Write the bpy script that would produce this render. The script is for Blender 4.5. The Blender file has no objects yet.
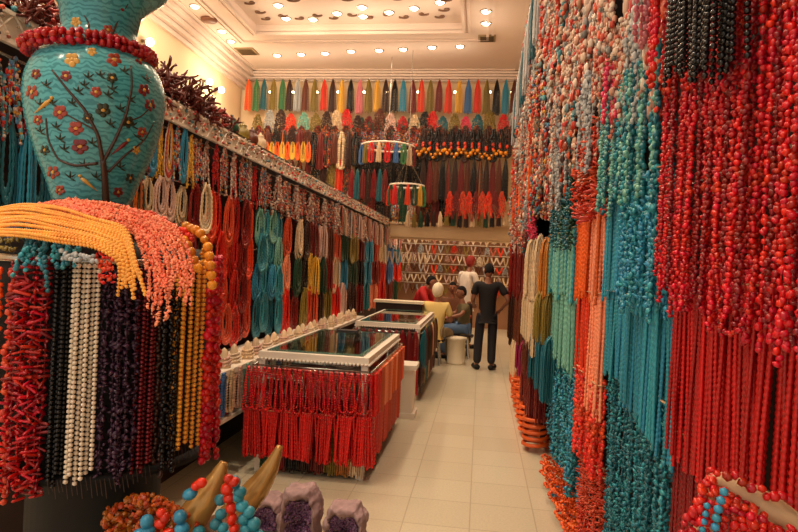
import bpy, math, random
import numpy as np
from mathutils import Vector, Matrix
random.seed(7)
PI = math.pi
col = bpy.context.scene.collection
scene = bpy.context.scene

# ------------------------------------------------------------------ camera geometry
FPX, ROLL, YAW, EYE = 600., .045, math.atan(82/600.), 1.62
_F = np.array([-math.sin(YAW), math.cos(YAW), 0]); _R0 = np.array([math.cos(YAW), math.sin(YAW), 0]); _Z = np.array([0, 0, 1.])
_R = math.cos(ROLL)*_R0+math.sin(ROLL)*_Z; _U = -math.sin(ROLL)*_R0+math.cos(ROLL)*_Z; _O = np.array([0, 0, EYE])
def at(px, py, axis, v):                      # the point of the photo's ray that lies on the plane axis = v
    d = _F*FPX+_R*(px-399)-_U*(py-266)
    return _O+d*(v-_O[axis])/d[axis]
def pr(p):
    d = np.array(p, float)-_O; z = d@_F
    return 399+FPX*(d@_R)/z, 266-FPX*(d@_U)/z

# ------------------------------------------------------------------ materials
def lin(c):
    return tuple((x/12.92 if x <= .04045 else ((x+.055)/1.055)**2.4) for x in [v/255. for v in c])+(1,)
MATS = {}
def newmat(name):
    m = bpy.data.materials.new(name); m.use_nodes = True
    return m, m.node_tree.nodes, m.node_tree.links, m.node_tree.nodes['Principled BSDF']
def bead(name, rgb, rough=.32, var=.25, hue=.007, spec=.5, metal=0, sat=1.0):
    if name in MATS: return MATS[name]
    m, N, L, b = newmat(name)
    geo = N.new('ShaderNodeNewGeometry'); oi = N.new('ShaderNodeObjectInfo')
    add = N.new('ShaderNodeMath'); add.operation = 'ADD'; L.new(geo.outputs['Random Per Island'], add.inputs[0]); L.new(oi.outputs['Random'], add.inputs[1])
    fr = N.new('ShaderNodeMath'); fr.operation = 'FRACT'; L.new(add.outputs[0], fr.inputs[0])
    v = N.new('ShaderNodeMapRange'); v.inputs['To Min'].default_value = 1-var; v.inputs['To Max'].default_value = 1+var; L.new(fr.outputs[0], v.inputs['Value'])
    h = N.new('ShaderNodeMapRange'); h.inputs['To Min'].default_value = .5-hue; h.inputs['To Max'].default_value = .5+hue; L.new(geo.outputs['Random Per Island'], h.inputs['Value'])
    hs = N.new('ShaderNodeHueSaturation'); hs.inputs['Color'].default_value = lin(rgb); hs.inputs['Saturation'].default_value = sat
    L.new(v.outputs[0], hs.inputs['Value']); L.new(h.outputs[0], hs.inputs['Hue']); L.new(hs.outputs[0], b.inputs['Base Color'])
    b.inputs['Roughness'].default_value = rough; b.inputs['Specular IOR Level'].default_value = spec; b.inputs['Metallic'].default_value = metal
    MATS[name] = m; return m
def multi(name, cols, rough=.3):
    if name in MATS: return MATS[name]
    m, N, L, b = newmat(name)
    geo = N.new('ShaderNodeNewGeometry'); oi = N.new('ShaderNodeObjectInfo')
    a = N.new('ShaderNodeMath'); a.operation = 'MULTIPLY'; a.inputs[1].default_value = 7.3; L.new(oi.outputs['Random'], a.inputs[0])
    add = N.new('ShaderNodeMath'); add.operation = 'ADD'; L.new(geo.outputs['Random Per Island'], add.inputs[0]); L.new(a.outputs[0], add.inputs[1])
    fr = N.new('ShaderNodeMath'); fr.operation = 'FRACT'; L.new(add.outputs[0], fr.inputs[0])
    r = N.new('ShaderNodeValToRGB'); r.color_ramp.interpolation = 'CONSTANT'
    e = r.color_ramp.elements
    while len(e) < len(cols): e.new(.5)
    for i, c in enumerate(cols): e[i].position = i/len(cols); e[i].color = lin(c)
    L.new(fr.outputs[0], r.inputs[0]); L.new(r.outputs[0], b.inputs['Base Color']); b.inputs['Roughness'].default_value = rough
    MATS[name] = m; return m
def plain(name, rgb, rough=.5, metal=0, emit=0, noise=0, nscale=20, trans=0, bump=0):
    if name in MATS: return MATS[name]
    m, N, L, b = newmat(name)
    b.inputs['Base Color'].default_value = lin(rgb); b.inputs['Roughness'].default_value = rough; b.inputs['Metallic'].default_value = metal
    if noise or bump:
        tc = N.new('ShaderNodeTexCoord'); n = N.new('ShaderNodeTexNoise'); n.inputs['Scale'].default_value = nscale; n.inputs['Detail'].default_value = 4; L.new(tc.outputs['Object'], n.inputs['Vector'])
        mr = N.new('ShaderNodeMapRange'); mr.inputs['To Min'].default_value = 1-noise; mr.inputs['To Max'].default_value = 1+noise; L.new(n.outputs[0], mr.inputs['Value'])
        hs = N.new('ShaderNodeHueSaturation'); hs.inputs['Color'].default_value = lin(rgb); L.new(mr.outputs[0], hs.inputs['Value']); L.new(hs.outputs[0], b.inputs['Base Color'])
        if bump:
            bm = N.new('ShaderNodeBump'); bm.inputs['Strength'].default_value = bump; L.new(n.outputs[0], bm.inputs['Height']); L.new(bm.outputs[0], b.inputs['Normal'])
    if trans: b.inputs['Transmission Weight'].default_value = trans
    if emit: b.inputs['Emission Color'].default_value = lin(rgb); b.inputs['Emission Strength'].default_value = emit
    MATS[name] = m; return m

RED = bead('red_coral', (188, 14, 18), .28, .35); REDS = bead('scarlet', (216, 18, 20), .3); DRED = bead('dark_red', (132, 8, 14), .3); FRED = bead('fine_red', (182, 12, 18), .4)
GARNET = bead('garnet', (105, 12, 22), .22); TEAL = bead('turquoise', (52, 146, 158), .35, .3, .02); TEALD = bead('deep_turquoise', (30, 104, 116), .35, .3, .02)
TEALB = bead('blue_turquoise', (50, 146, 178), .35, .2, .015); AQUA = bead('pale_aqua', (120, 182, 162), .4, .2); ORANGE = bead('orange', (236, 96, 30), .38); SALMON = bead('salmon', (255, 152, 112), .5, .1)
CORO = bead('orange_coral', (212, 70, 40), .35); ORED = bead('orange_red', (226, 58, 26), .35); AMBER = bead('amber', (222, 138, 34), .2, .25); GOLD = bead('golden_yellow', (246, 168, 56), .3, .12)
BLACK = bead('black_bead', (16, 13, 14), .2, .3); PEARL = bead('pearl', (232, 212, 186), .28, .1, .01); AMETH = bead('dark_amethyst', (66, 38, 58), .25, .35); DBROWN = bead('dark_brown', (58, 28, 20), .3, .3)
BROWN = bead('brown', (104, 48, 28), .35); OLIVE = bead('olive', (134, 112, 44), .35); CREAM = bead('cream', (222, 194, 156), .4); PINK = bead('pink', (214, 120, 130), .35); HOTPINK = bead('hot_pink', (226, 62, 98), .35)
MAGENTA = bead('magenta', (150, 30, 80), .35); GREEN = bead('green', (62, 128, 78), .35); DGREEN = bead('dark_green', (26, 70, 48), .3); SILVER = bead('silver_grey', (176, 178, 178), .3); MAROON = bead('maroon', (120, 28, 26), .35)
BLUE = bead('blue', (64, 112, 168), .35); YELLOW = bead('yellow', (228, 174, 60), .35); PINKW = bead('pale_pink', (216, 176, 160), .4); OLGOLD = bead('old_gold', (196, 118, 44), .35)
MIX = multi('mixed_gems', [(214, 178, 150), (196, 52, 38), (110, 146, 150), (226, 196, 170), (150, 66, 44), (222, 92, 54), (70, 52, 48), (196, 150, 120), (212, 70, 70), (150, 132, 110), (60, 130, 140)])
MIX2 = multi('mixed_brights', [(200, 40, 32), (96, 176, 186), (224, 160, 60), (220, 196, 180), (90, 40, 32), (190, 60, 50), (80, 130, 170)])
MIX3 = multi('mixed_darks', [(60, 26, 20), (150, 40, 26), (30, 22, 20), (196, 96, 30), (90, 50, 36), (38, 70, 60), (120, 30, 26)])
MIX4 = multi('mixed_pales', [(224, 200, 180), (200, 170, 150), (190, 90, 70), (150, 150, 150), (232, 214, 196), (176, 130, 110)])
WHITE = plain('white_paint', (236, 224, 206), .35); CEIL = plain('ceiling_plaster', (228, 207, 192), .7, noise=.02, nscale=2)
WALL = plain('cream_wall', (232, 206, 168), .7, noise=.03, nscale=2); DARK = plain('dark_board', (46, 26, 20), .7, noise=.2, nscale=6); BLACKM = plain('black_cloth', (14, 12, 12), .8)
METAL = plain('steel', (190, 185, 178), .25, 1); STRING = plain('string', (190, 150, 110), .8); GLASSRIM = plain('glass_edge', (180, 205, 190), .15)
GOLDM = plain('horn_gold', (190, 142, 76), .25, .35, noise=.25, nscale=9); LAMP = plain('lamp_glow', (255, 226, 180), .5, emit=11); BROWNWALL = plain('back_recess', (168, 124, 92), .7, noise=.2, nscale=3)

# ------------------------------------------------------------------ mesh building
def ico(n):
    import bmesh
    bm = bmesh.new(); bmesh.ops.create_icosphere(bm, subdivisions=n, radius=1)
    v = np.array([x.co[:] for x in bm.verts]); f = np.array([[w.index for w in x.verts] for x in bm.faces]); bm.free(); return v, f
ICO1 = ico(1); ICO2 = ico(2); ICO3 = ico(3)
OCT = (np.array([[0, 0, 1], [1, 0, 0], [0, 1, 0], [-1, 0, 0], [0, -1, 0], [0, 0, -1.]]), np.array([[0, 1, 2], [0, 2, 3], [0, 3, 4], [0, 4, 1], [5, 2, 1], [5, 3, 2], [5, 4, 3], [5, 1, 4]]))
STICK = (np.array([[.55*math.cos(a), .55*math.sin(a), z*1.] for z in (-1, 1) for a in [k*2*PI/5 for k in range(5)]]+[[0, 0, -1.35], [0, 0, 1.35]]),
         [[i, (i+1) % 5, 5+(i+1) % 5, 5+i] for i in range(5)]+[[(i+1) % 5, i, 10] for i in range(5)]+[[5+i, 5+(i+1) % 5, 11] for i in range(5)])
rng = np.random.default_rng(3)
def rrot():
    q = rng.normal(size=4); q /= np.linalg.norm(q); w, x, y, z = q
    return np.array([[1-2*(y*y+z*z), 2*(x*y-z*w), 2*(x*z+y*w)], [2*(x*y+z*w), 1-2*(x*x+z*z), 2*(y*z-x*w)], [2*(x*z-y*w), 2*(y*z+x*w), 1-2*(x*x+y*y)]])
class MB:
    def __init__(s): s.v = []; s.f = []; s.n = 0; s.mi = []
    def raw(s, v, f, mi=0):
        s.v.append(np.asarray(v, float)); s.f += [[int(a)+s.n for a in q] for q in f]; s.mi += [mi]*len(f); s.n += len(v); return s
    def blob(s, T, p, sc, rot=None, mi=0):
        v = T[0]*np.asarray(sc, float)
        if rot is not None: v = v@rot.T
        return s.raw(v+np.asarray(p, float), T[1], mi)
    def box(s, x0, x1, y0, y1, z0, z1, mi=0):
        v = [[x, y, z] for x in (x0, x1) for y in (y0, y1) for z in (z0, z1)]
        return s.raw(v, [[0, 1, 3, 2], [4, 6, 7, 5], [0, 4, 5, 1], [2, 3, 7, 6], [0, 2, 6, 4], [1, 5, 7, 3]], mi)
    def tube(s, pts, rad, sides=6, mi=0, cap=True):
        P = np.asarray(pts, float); n = len(P); rad = np.broadcast_to(np.asarray(rad, float), (n,))
        T = np.gradient(P, axis=0); T /= np.linalg.norm(T, axis=1)[:, None]+1e-12
        ref = np.array([0, 1., 0]) if abs(T[:, 1]).mean() < .75 else np.array([1., 0, 0])
        A = np.cross(T, ref); A /= np.linalg.norm(A, axis=1)[:, None]+1e-12; Bn = np.cross(T, A)
        a = np.arange(sides)*2*PI/sides
        V = P[:, None, :]+rad[:, None, None]*(A[:, None, :]*np.cos(a)[None, :, None]+Bn[:, None, :]*np.sin(a)[None, :, None])
        f = [[i*sides+j, i*sides+(j+1) % sides, (i+1)*sides+(j+1) % sides, (i+1)*sides+j] for i in range(n-1) for j in range(sides)]
        if cap: f += [list(range(sides))[::-1], [(n-1)*sides+j for j in range(sides)]]
        return s.raw(V.reshape(-1, 3), f, mi)
    def lathe(s, prof, sides=32, c=(0, 0, 0), mi=0, cap=True):
        n = len(prof); V = [[c[0]+r*math.cos(2*PI*j/sides), c[1]+r*math.sin(2*PI*j/sides), c[2]+z] for r, z in prof for j in range(sides)]
        f = [[i*sides+j, i*sides+(j+1) % sides, (i+1)*sides+(j+1) % sides, (i+1)*sides+j] for i in range(n-1) for j in range(sides)]
        if cap: f += [list(range(sides))[::-1], [(n-1)*sides+j for j in range(sides)]]
        return s.raw(V, f, mi)
    def mesh(s, name, mats=(), smooth=True):
        me = bpy.data.meshes.new(name); me.from_pydata(np.concatenate(s.v).tolist(), [], s.f)
        for m in mats: me.materials.append(m)
        if len(mats) > 1: me.polygons.foreach_set('material_index', s.mi)
        if smooth: me.polygons.foreach_set('use_smooth', [True]*len(s.f))
        me.update(); return me
    def build(s, name, mats, parent=None, smooth=False, loc=None):
        if not isinstance(mats, (list, tuple)): mats = [mats]
        o = bpy.data.objects.new(name, s.mesh(name, mats, smooth)); col.objects.link(o)
        if parent: o.parent = parent
        if loc is not None: o.location = loc
        return o
def tag(o, label=None, cat=None, group=None, kind=None):
    if label: o['label'] = label
    if cat: o['category'] = cat
    if group: o['group'] = group
    if kind: o['kind'] = kind
    return o
def empty(name, loc=(0, 0, 0), rz=0):
    o = bpy.data.objects.new(name, None); col.objects.link(o); o.location = loc; o.rotation_euler = (0, 0, rz); o.empty_display_size = .05; return o
def inst(name, me, mat, parent=None, loc=(0, 0, 0), rot=(0, 0, 0), sc=(1, 1, 1)):
    o = bpy.data.objects.new(name, me); col.objects.link(o); o.parent = parent; o.location = loc; o.rotation_euler = rot; o.scale = sc
    if not me.materials: me.materials.append(mat)
    o.material_slots[0].link = 'OBJECT'; o.material_slots[0].material = mat
    return o
def struct(name, b, mat, label=None, smooth=False):
    o = b.build(name, mat, None, smooth); o['kind'] = 'structure'
    if label: o['label'] = label
    return o
ORD = 'first second third fourth fifth sixth seventh eighth ninth tenth eleventh twelfth thirteenth fourteenth fifteenth sixteenth seventeenth eighteenth nineteenth'.split()
def ordn(i):
    if i < 19: return ORD[i]
    t = ['twentieth', 'thirtieth', 'fortieth', 'fiftieth', 'sixtieth']; t2 = ['twenty', 'thirty', 'forty', 'fifty', 'sixty']
    n = i+1; d, r = divmod(n, 10)
    return t[d-2] if r == 0 else t2[d-2]+'-'+ORD[r-1]

# paths
def wob(L, n, amp, seed):
    r = np.random.default_rng(seed); z = np.linspace(0, -L, n); a, b = r.uniform(0, 6.28, 2); k = r.uniform(3, 7)
    return np.stack([amp*np.sin(z*k+a)-amp*math.sin(a), amp*.7*np.cos(z*k*.8+b)-amp*.7*math.cos(b), z], 1)
def resample(P, step):
    P = np.asarray(P, float); d = np.r_[0, np.cumsum(np.linalg.norm(np.diff(P, axis=0), axis=1))]
    n = max(2, int(d[-1]/step)+1); t = np.linspace(0, d[-1], n); return np.stack([np.interp(t, d, P[:, k]) for k in range(3)], 1)
def put_beads(mb, P, kind, r, mi=0):
    """string beads of one kind along a path"""
    if kind == 'round':
        for p in resample(P, r*1.85): mb.blob(ICO1, p, r, None, mi)
    elif kind == 'big':
        for p in resample(P, r*1.8): mb.blob(ICO2, p, r*rng.uniform(.85, 1.1), None, mi)
    elif kind == 'nugget':
        for p in resample(P, r*1.35):
            mb.blob(ICO1, p+rng.normal(size=3)*r*.28, r*rng.uniform(.65, 1.25, 3), rrot(), mi)
    elif kind == 'chip':
        for p in resample(P, r*.95):
            mb.blob(OCT, p+rng.normal(size=3)*r*.35, r*np.array([.55, .8, 1.3])*rng.uniform(.7, 1.3), rrot(), mi)
    elif kind == 'stick':
        for p in resample(P, r*1.15):
            a = rng.uniform(0, 2*PI); d = np.array([math.cos(a), math.sin(a)*.8, rng.normal()*.35]); d /= np.linalg.norm(d)
            x = np.cross(d, [0, 0, 1.]); x /= np.linalg.norm(x); y = np.cross(d, x)
            mb.blob(STICK, p+d*r*.5, np.array([r*.62, r*.62, r*1.3])*rng.uniform(.8, 1.25), np.stack([x, y, d], 1), mi)
    elif kind == 'fine':
        Q = resample(P, r*.75); n = len(Q); mb.tube(Q, r*(.94+.2*np.cos(np.arange(n)*PI*.5)), 6, mi)
    elif kind == 'thread':
        mb.tube(resample(P, .05), r, 5, mi)
CACHE = {}
def strand(kind, L, r, variant=0):
    key = ('s', kind, round(L, 2), r, variant)
    if key not in CACHE:
        mb = MB(); P = wob(L, 40, .005 if kind != 'round' else .001, hash((kind, variant)) % 9999 if False else variant*17+len(kind)*5+3)
        if kind != 'fine': mb.tube(resample(P, .06), .0012, 4)
        put_beads(mb, P, kind, r); CACHE[key] = mb.mesh('bead_strand_'+kind)
    return CACHE[key]
def tie_mesh():
    if 'tie' not in CACHE:
        mb = MB(); a = np.linspace(0, 2*PI, 17)
        mb.tube(np.stack([.5*np.cos(a), .35*np.sin(a), 0*a], 1), .09, 6, cap=False); mb.tube([[0, 0, 0], [0, 0, .5], [.05, 0, 1.0]], .05, 5)
        CACHE['tie'] = mb.mesh('tie_cord')
    return CACHE['tie']
def hank(name, label, cat, group, loc, rz, L, w, n, kind, r, mat, mats=None, tie=True, spread=.65, thick=.014):
    """a bunch of strands tied at the top; each strand a part"""
    t = tag(empty(name, loc, rz), label, cat, group)
    for i in range(n):
        u = (i+.5)/n-.5; x0 = u*w*spread; x1 = u*w*1.08
        l = L*random.uniform(.94, 1.04); Lq = round(max(.15, L)*5)/5
        m = strand(kind, Lq, r, random.randrange(3))
        inst('bead_strand', m, mats[i % len(mats)] if mats else mat, t, (x0, thick*(1 if i % 2 else -1)+random.uniform(-.003, .003), 0), (random.uniform(-.012, .012), -math.atan((x1-x0)/L) if False else math.atan((x1-x0)/L)*-1, random.uniform(-.25, .25)+(PI if random.random() < .4 else 0)), (1, 1, l/Lq))
    if tie: inst('tie_cord', tie_mesh(), STRING, t, (0, 0, -.006), (0, 0, 0), (w*spread, .07, .03))
    return t
# far hanks: one mesh, unit size (width 1, length 1), scaled on use
def far(kind, v=0):
    key = ('f', kind, v)
    if key in CACHE: return CACHE[key]
    mb = MB(); r = np.random.default_rng(v*31+len(kind))
    if kind == 'tassel':                       # straight strands tied at the top
        for i in range(15):
            u = (i+.5)/15-.5; a = u*2*PI*3.3
            P = np.array([[.12*u, .05*math.cos(a), 0], [.35*u, .18*math.cos(a*2), -.08], [.75*u, .3*math.cos(a*2), -.3], [.9*u, .3*math.cos(a*2), -.97+r.uniform(-.04, .04)]])
            Q = resample(P, .028); mb.tube(Q, (.05+.014*np.cos(np.arange(len(Q))*PI*.66))*np.linspace(.7, 1.05, len(Q)), 5)
    elif kind == 'petal':                      # strands folded into nested loops with a rounded foot
        for i in range(5):
            h = .08+.40*(i+1)/5; y = r.uniform(-.12, .12); b = -1+.07*(4-i)
            q = [[-.06-.1*h, y, 0], [-h*.85, y, -.25], [-h, y, -.62]]+[[-h*math.cos(t), y, b+.25-.25*math.sin(t)] for t in np.linspace(.1, PI-.1, 7)]+[[h, y, -.62], [h*.85, y, -.25], [.06+.1*h, y, 0]]
            Q = resample(q, .03); mb.tube(Q, .052+.018*np.cos(np.arange(len(Q))*PI*.66), 5)
    elif kind == 'loop':                       # bead necklace hanging as a narrow U
        for k in (0, 1):
            h = .2+.2*k; y = -.12+.24*k
            q = [[-.08, y, 0], [-h, y, -.3], [-h, y, -.8]]+[[-h*math.cos(t), y, -.85-.13*math.sin(t)] for t in np.linspace(.2, PI-.2, 6)]+[[h, y, -.8], [h, y, -.3], [.08, y, 0]]
            for p in resample(q, .062): mb.blob(ICO1, p, [.16, .16, .034*r.uniform(.9, 1.15)])
            mb.tube(resample(q, .08), .02, 4)
    elif kind == 'gems':                       # loose strands of mixed stones
        for i in range(8):
            u = (i+.5)/8-.5; l = r.uniform(.72, 1.02)
            P = np.array([[.2*u, 0, 0], [.8*u, r.uniform(-.15, .15), -.3], [1.0*u, r.uniform(-.2, .2), -l]])
            mb.tube(resample(P, .1), .02, 4)
            for p in resample(P, .042): mb.blob(ICO1, p+np.array([r.normal()*.03, r.normal()*.05, 0]), np.array([1, 1, .33])*r.uniform(.035, .10)*np.array([1, 1, r.uniform(.7, 1.5)]))
    elif kind == 'stones':                     # bigger stones, charms and short drops
        for i in range(5):
            u = (i+.5)/5-.5; l = r.uniform(.7, 1.02)
            P = np.array([[.3*u, 0, 0], [.85*u, r.uniform(-.15, .15), -.3], [1.0*u, r.uniform(-.2, .2), -l]])
            mb.tube(resample(P, .1), .018, 4)
            for p in resample(P, .06): mb.blob(ICO1 if r.random() < .7 else OCT, p+np.array([r.normal()*.04, r.normal()*.06, 0]), np.array([1, r.uniform(.6, 1), .36])*r.uniform(.05, .17)*np.array([1, 1, r.uniform(.6, 1.7)]))
    elif kind == 'vee':                        # necklace worn as a V
        for k in range(3):
            h = .5-.1*k; q = [[-h, 0, 0], [-h*.8, 0, -.35], [-.12, 0, -.8+.1*k], [0, 0, -.86+.1*k], [.12, 0, -.8+.1*k], [h*.8, 0, -.35], [h, 0, 0]]
            Q = resample(q, .03); mb.tube(Q, .045+.015*np.cos(np.arange(len(Q))*PI*.66), 5)
        for p in ([0, -.02, -.88], [0, -.02, -.98]): mb.blob(ICO1, p, [.1, .06, .07])
    CACHE[key] = mb.mesh('far_'+kind); return CACHE[key]
def fh(name, label, cat, group, kind, mat, loc, rz, w, L, th=None):
    o = inst(name, far(kind, random.randrange(3)), mat, None, loc, (0, 0, rz), (w, th or w, L))
    return tag(o, label, cat, group)

# ------------------------------------------------------------------ room shell
CZ = 6.2
b = MB(); b.box(-6.2, 1.2, -1.5, 17, -.1, 0)
m, N, L_, bs = newmat('floor_tiles')
tc = N.new('ShaderNodeTexCoord'); br = N.new('ShaderNodeTexBrick'); br.offset = 0; br.squash = 1
br.inputs['Color1'].default_value = lin((206, 194, 168)); br.inputs['Color2'].default_value = lin((198, 185, 158)); br.inputs['Mortar'].default_value = lin((176, 160, 132))
br.inputs['Scale'].default_value = 1; br.inputs['Mortar Size'].default_value = .004; br.inputs['Brick Width'].default_value = .42; br.inputs['Row Height'].default_value = .42
L_.new(tc.outputs['Object'], br.inputs['Vector'])
nz = N.new('ShaderNodeTexNoise'); nz.inputs['Scale'].default_value = 70; nz.inputs['Detail'].default_value = 5; L_.new(tc.outputs['Object'], nz.inputs['Vector'])
mr = N.new('ShaderNodeMapRange'); mr.inputs['To Min'].default_value = .8; mr.inputs['To Max'].default_value = 1.2; L_.new(nz.outputs[0], mr.inputs['Value'])
hs = N.new('ShaderNodeHueSaturation'); L_.new(br.outputs[0], hs.inputs['Color']); L_.new(mr.outputs[0], hs.inputs['Value']); L_.new(hs.outputs[0], bs.inputs['Base Color'])
bs.inputs['Roughness'].default_value = .28
struct('floor', b, m, 'speckled beige stone tile floor of the aisle')
b = MB(); b.box(-6.2, -6.0, -1.5, 14, 0, CZ+.3); struct('wall_left', b, WALL, 'cream wall behind the left display, seen under the cornice')
b = MB(); b.box(1.0, 1.2, -1.5, 17, 0, CZ+.3); struct('wall_right', b, WALL)
b = MB(); b.box(-6.2, -2.5, 14.1, 14.3, 0, CZ+.3); b.box(-2.5, 1.0, 14.1, 14.3, 2.6, CZ+.3); struct('wall_back', b, WALL, 'cream upper back wall above the opening')
b = MB(); b.box(-6.2, 1.2, 16.8, 17.0, 0, 3.2); struct('wall_recess', b, BROWNWALL, 'brown wall at the back of the deep recess')
b = MB(); b.box(-2.6, -2.5, 14.3, 16.8, 0, 3.2); struct('wall_recess_side', b, BROWNWALL)
b = MB(); b.box(-2.6, 1.0, 14.3, 16.8, 3.0, 3.1); struct('ceiling_recess', b, CEIL)
b = MB(); b.box(-2.45, .99, 13.86, 14.1, 2.26, 2.6); b.box(-2.45, .99, 13.82, 14.1, 2.6, 2.65); b.box(-2.45, .99, 13.83, 14.1, 2.3, 2.33)
struct('trim_1', b, plain('beam_paint', (206, 176, 136), .6), 'cream beam over the opening to the back of the shop')
# ceiling with a sunk panel
IX0, IX1, IY1 = -4.7, -.55, 11.55
b = MB(); b.box(-6.2, IX0, -1.5, 14.3, CZ, CZ+.3); b.box(IX1, 1.2, -1.5, 14.3, CZ, CZ+.3); b.box(IX0, IX1, IY1, 14.3, CZ, CZ+.3); b.box(IX0, IX1, -1.5, IY1, CZ+.14, CZ+.3)
struct('ceiling', b, CEIL, 'white plaster ceiling with a sunk central panel')
b = MB()
for k, (o, h) in enumerate([(0, .06), (.1, .035), (.45, .03), (.55, .02)]):
    w = .05
    b.box(IX0-o-w, IX0-o, -1.5, IY1+o+w, CZ-h, CZ+.01); b.box(IX1+o, IX1+o+w, -1.5, IY1+o+w, CZ-h, CZ+.01); b.box(IX0-o, IX1+o, IY1+o, IY1+o+w, CZ-h, CZ+.01)
struct('trim_2', b, CEIL, 'plaster mouldings framing the sunk ceiling panel')
b = MB()
for k in range(5):
    d = .09*k; z = CZ-.42+.1*k
    b.box(-6.0, -5.93+d, -1.5, 14.1, z, z+.085); b.box(.93-d, 1.0, -1.5, 14.1, z, z+.085); b.box(-6, 1, 14.03-d*.6, 14.1, CZ-.22+.05*k, CZ-.22+.05*k+.042)
struct('trim_3', b, CEIL, 'stepped plaster cornice around the ceiling')
orn = plain('ornament_paint', (122, 88, 66), .6)
b = MB(); a = np.linspace(.3, PI*1.5, 12)
def curl(x, y, s, fl):
    r = s*(1-.08*np.arange(12)); b.tube(np.stack([x+fl*r*np.cos(a), y+r*np.sin(a)*.7, np.full(12, CZ+.125)], 1), .018, 5)
    b.blob(ICO1, (x, y, CZ+.125), (.035, .035, .012))
k = 0
for x in np.arange(IX0+.35, IX1-.1, .34): curl(x, IY1-.35-.12*(k % 2), .12, 1 if k % 2 else -1); k += 1
for y in np.arange(8.5, IY1-.5, .4):
    curl(IX0+.3, y, .13, 1 if k % 2 else -1); curl(IX1-.3, y, .13, -1 if k % 2 else 1); k += 1
for x in (-3.6, -2.6, -1.7): curl(x, 10.4, .16, 1)
struct('trim_4', b, orn, 'brown painted scrolls along the edge of the sunk ceiling panel', True)

# ------------------------------------------------------------------ lights
LCOL = (1, .80, .58)
def downlight(x, y, z, label, power, r=.07, grp='ceiling downlights', pt=.13):
    t = tag(empty('ceiling_downlight', (x, y, z)), label, 'ceiling light', grp)
    MB().lathe([(r*1.5, 0), (r*1.5, -.012), (r*1.2, -.018), (r*1.2, -.004)], 20).build('rim', METAL, t, True)
    MB().lathe([(.001, -.045), (r*.7, -.035), (r*1.15, -.008), (r*1.15, -.004)], 20).build('bulb', LAMP, t, True)
    for ty, e in (('POINT', power*pt), ('SPOT', power)):
        l = bpy.data.lights.new('lamp', ty); l.energy = e; l.color = LCOL; l.shadow_soft_size = .07
        if ty == 'SPOT': l.spot_size = 2.3; l.spot_blend = .9
        o = bpy.data.objects.new('lamp_light', l); col.objects.link(o); o.parent = t; o.location = (0, 0, -.45 if ty == 'POINT' else -.05)
outer = [(277, 55), (301, 54), (325, 53), (351, 51), (379, 50), (403, 49), (432, 47), (460, 46)]
P1 = 28
for i, (px, py) in enumerate(outer):
    p = at(px, py, 2, CZ); downlight(p[0], p[1], CZ, f'{ordn(i)} downlight from the left in the ceiling row between back wall and sunk panel', P1)
for i, (px, py) in enumerate([(195, 6), (222, 31), (231, 41)]):
    p = at(px, py, 2, CZ); downlight(p[0], p[1], CZ, f'{ordn(i)} downlight counting away from the camera along the left ceiling band', P1)
for i, (px, py) in enumerate([(486, 11), (486, 23)]):
    p = at(px, py, 2, CZ); downlight(p[0], p[1], CZ, f'{("nearer","farther")[i]} of two downlights in front of the right ceiling vent', P1)
for i, (px, py) in enumerate([(286, 18), (313, 19), (337, 13), (363, 16), (389, 12), (414, 8)]):
    p = at(px, py, 2, CZ+.14); downlight(p[0], p[1], CZ+.14, f'{ordn(i)} downlight from the left inside the sunk ceiling panel by the scrolls', P1)
for i, (px, py) in enumerate([(278, 5), (362, 7), (440, 2)]):
    p = at(px, py, 2, CZ+.14); downlight(p[0], p[1], CZ+.14, f'{ordn(i)} downlight from the left at the photo top edge in the sunk panel', P1)
k = 0
for y in (-1.2, .6, 3.4, 6.2, 8.6):  # unseen lamps; the row behind the camera is added to brighten the foreground
    for x in (-3.8, -1.9, -.3):
        if y < 1 and x > -1: continue
        downlight(x, y, CZ+.14 if IX0 < x < IX1 else CZ, f'ceiling downlight nearer the camera than the photo shows, {ordn(k)} from the camera', 185 if y < 5 else 125, grp='unseen nearer ceiling downlights'); k += 1
for i, (px, py) in enumerate([(147, 42), (207, 82), (219, 90)]):
    p = at(px, py, 0, -5.9)
    t = tag(empty('wall_spotlight', p), f'glowing wall spotlight under the left cornice, {ordn(i)} from the camera', 'wall light', 'wall spotlights under the left cornice')
    MB().tube([[-.1, 0, .02], [-.03, 0, .02], [.02, 0, 0]], [.03, .03, .09], 12).build('housing', METAL, t, True)
    MB().blob(ICO2, (.05, 0, 0), .075).build('bulb', LAMP, t, True)
    l = bpy.data.lights.new('lamp', 'POINT'); l.energy = 14; l.color = (1, .76, .5); l.shadow_soft_size = .1
    o = bpy.data.objects.new('lamp_light', l); col.objects.link(o); o.parent = t; o.location = (.25, 0, 0)
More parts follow.
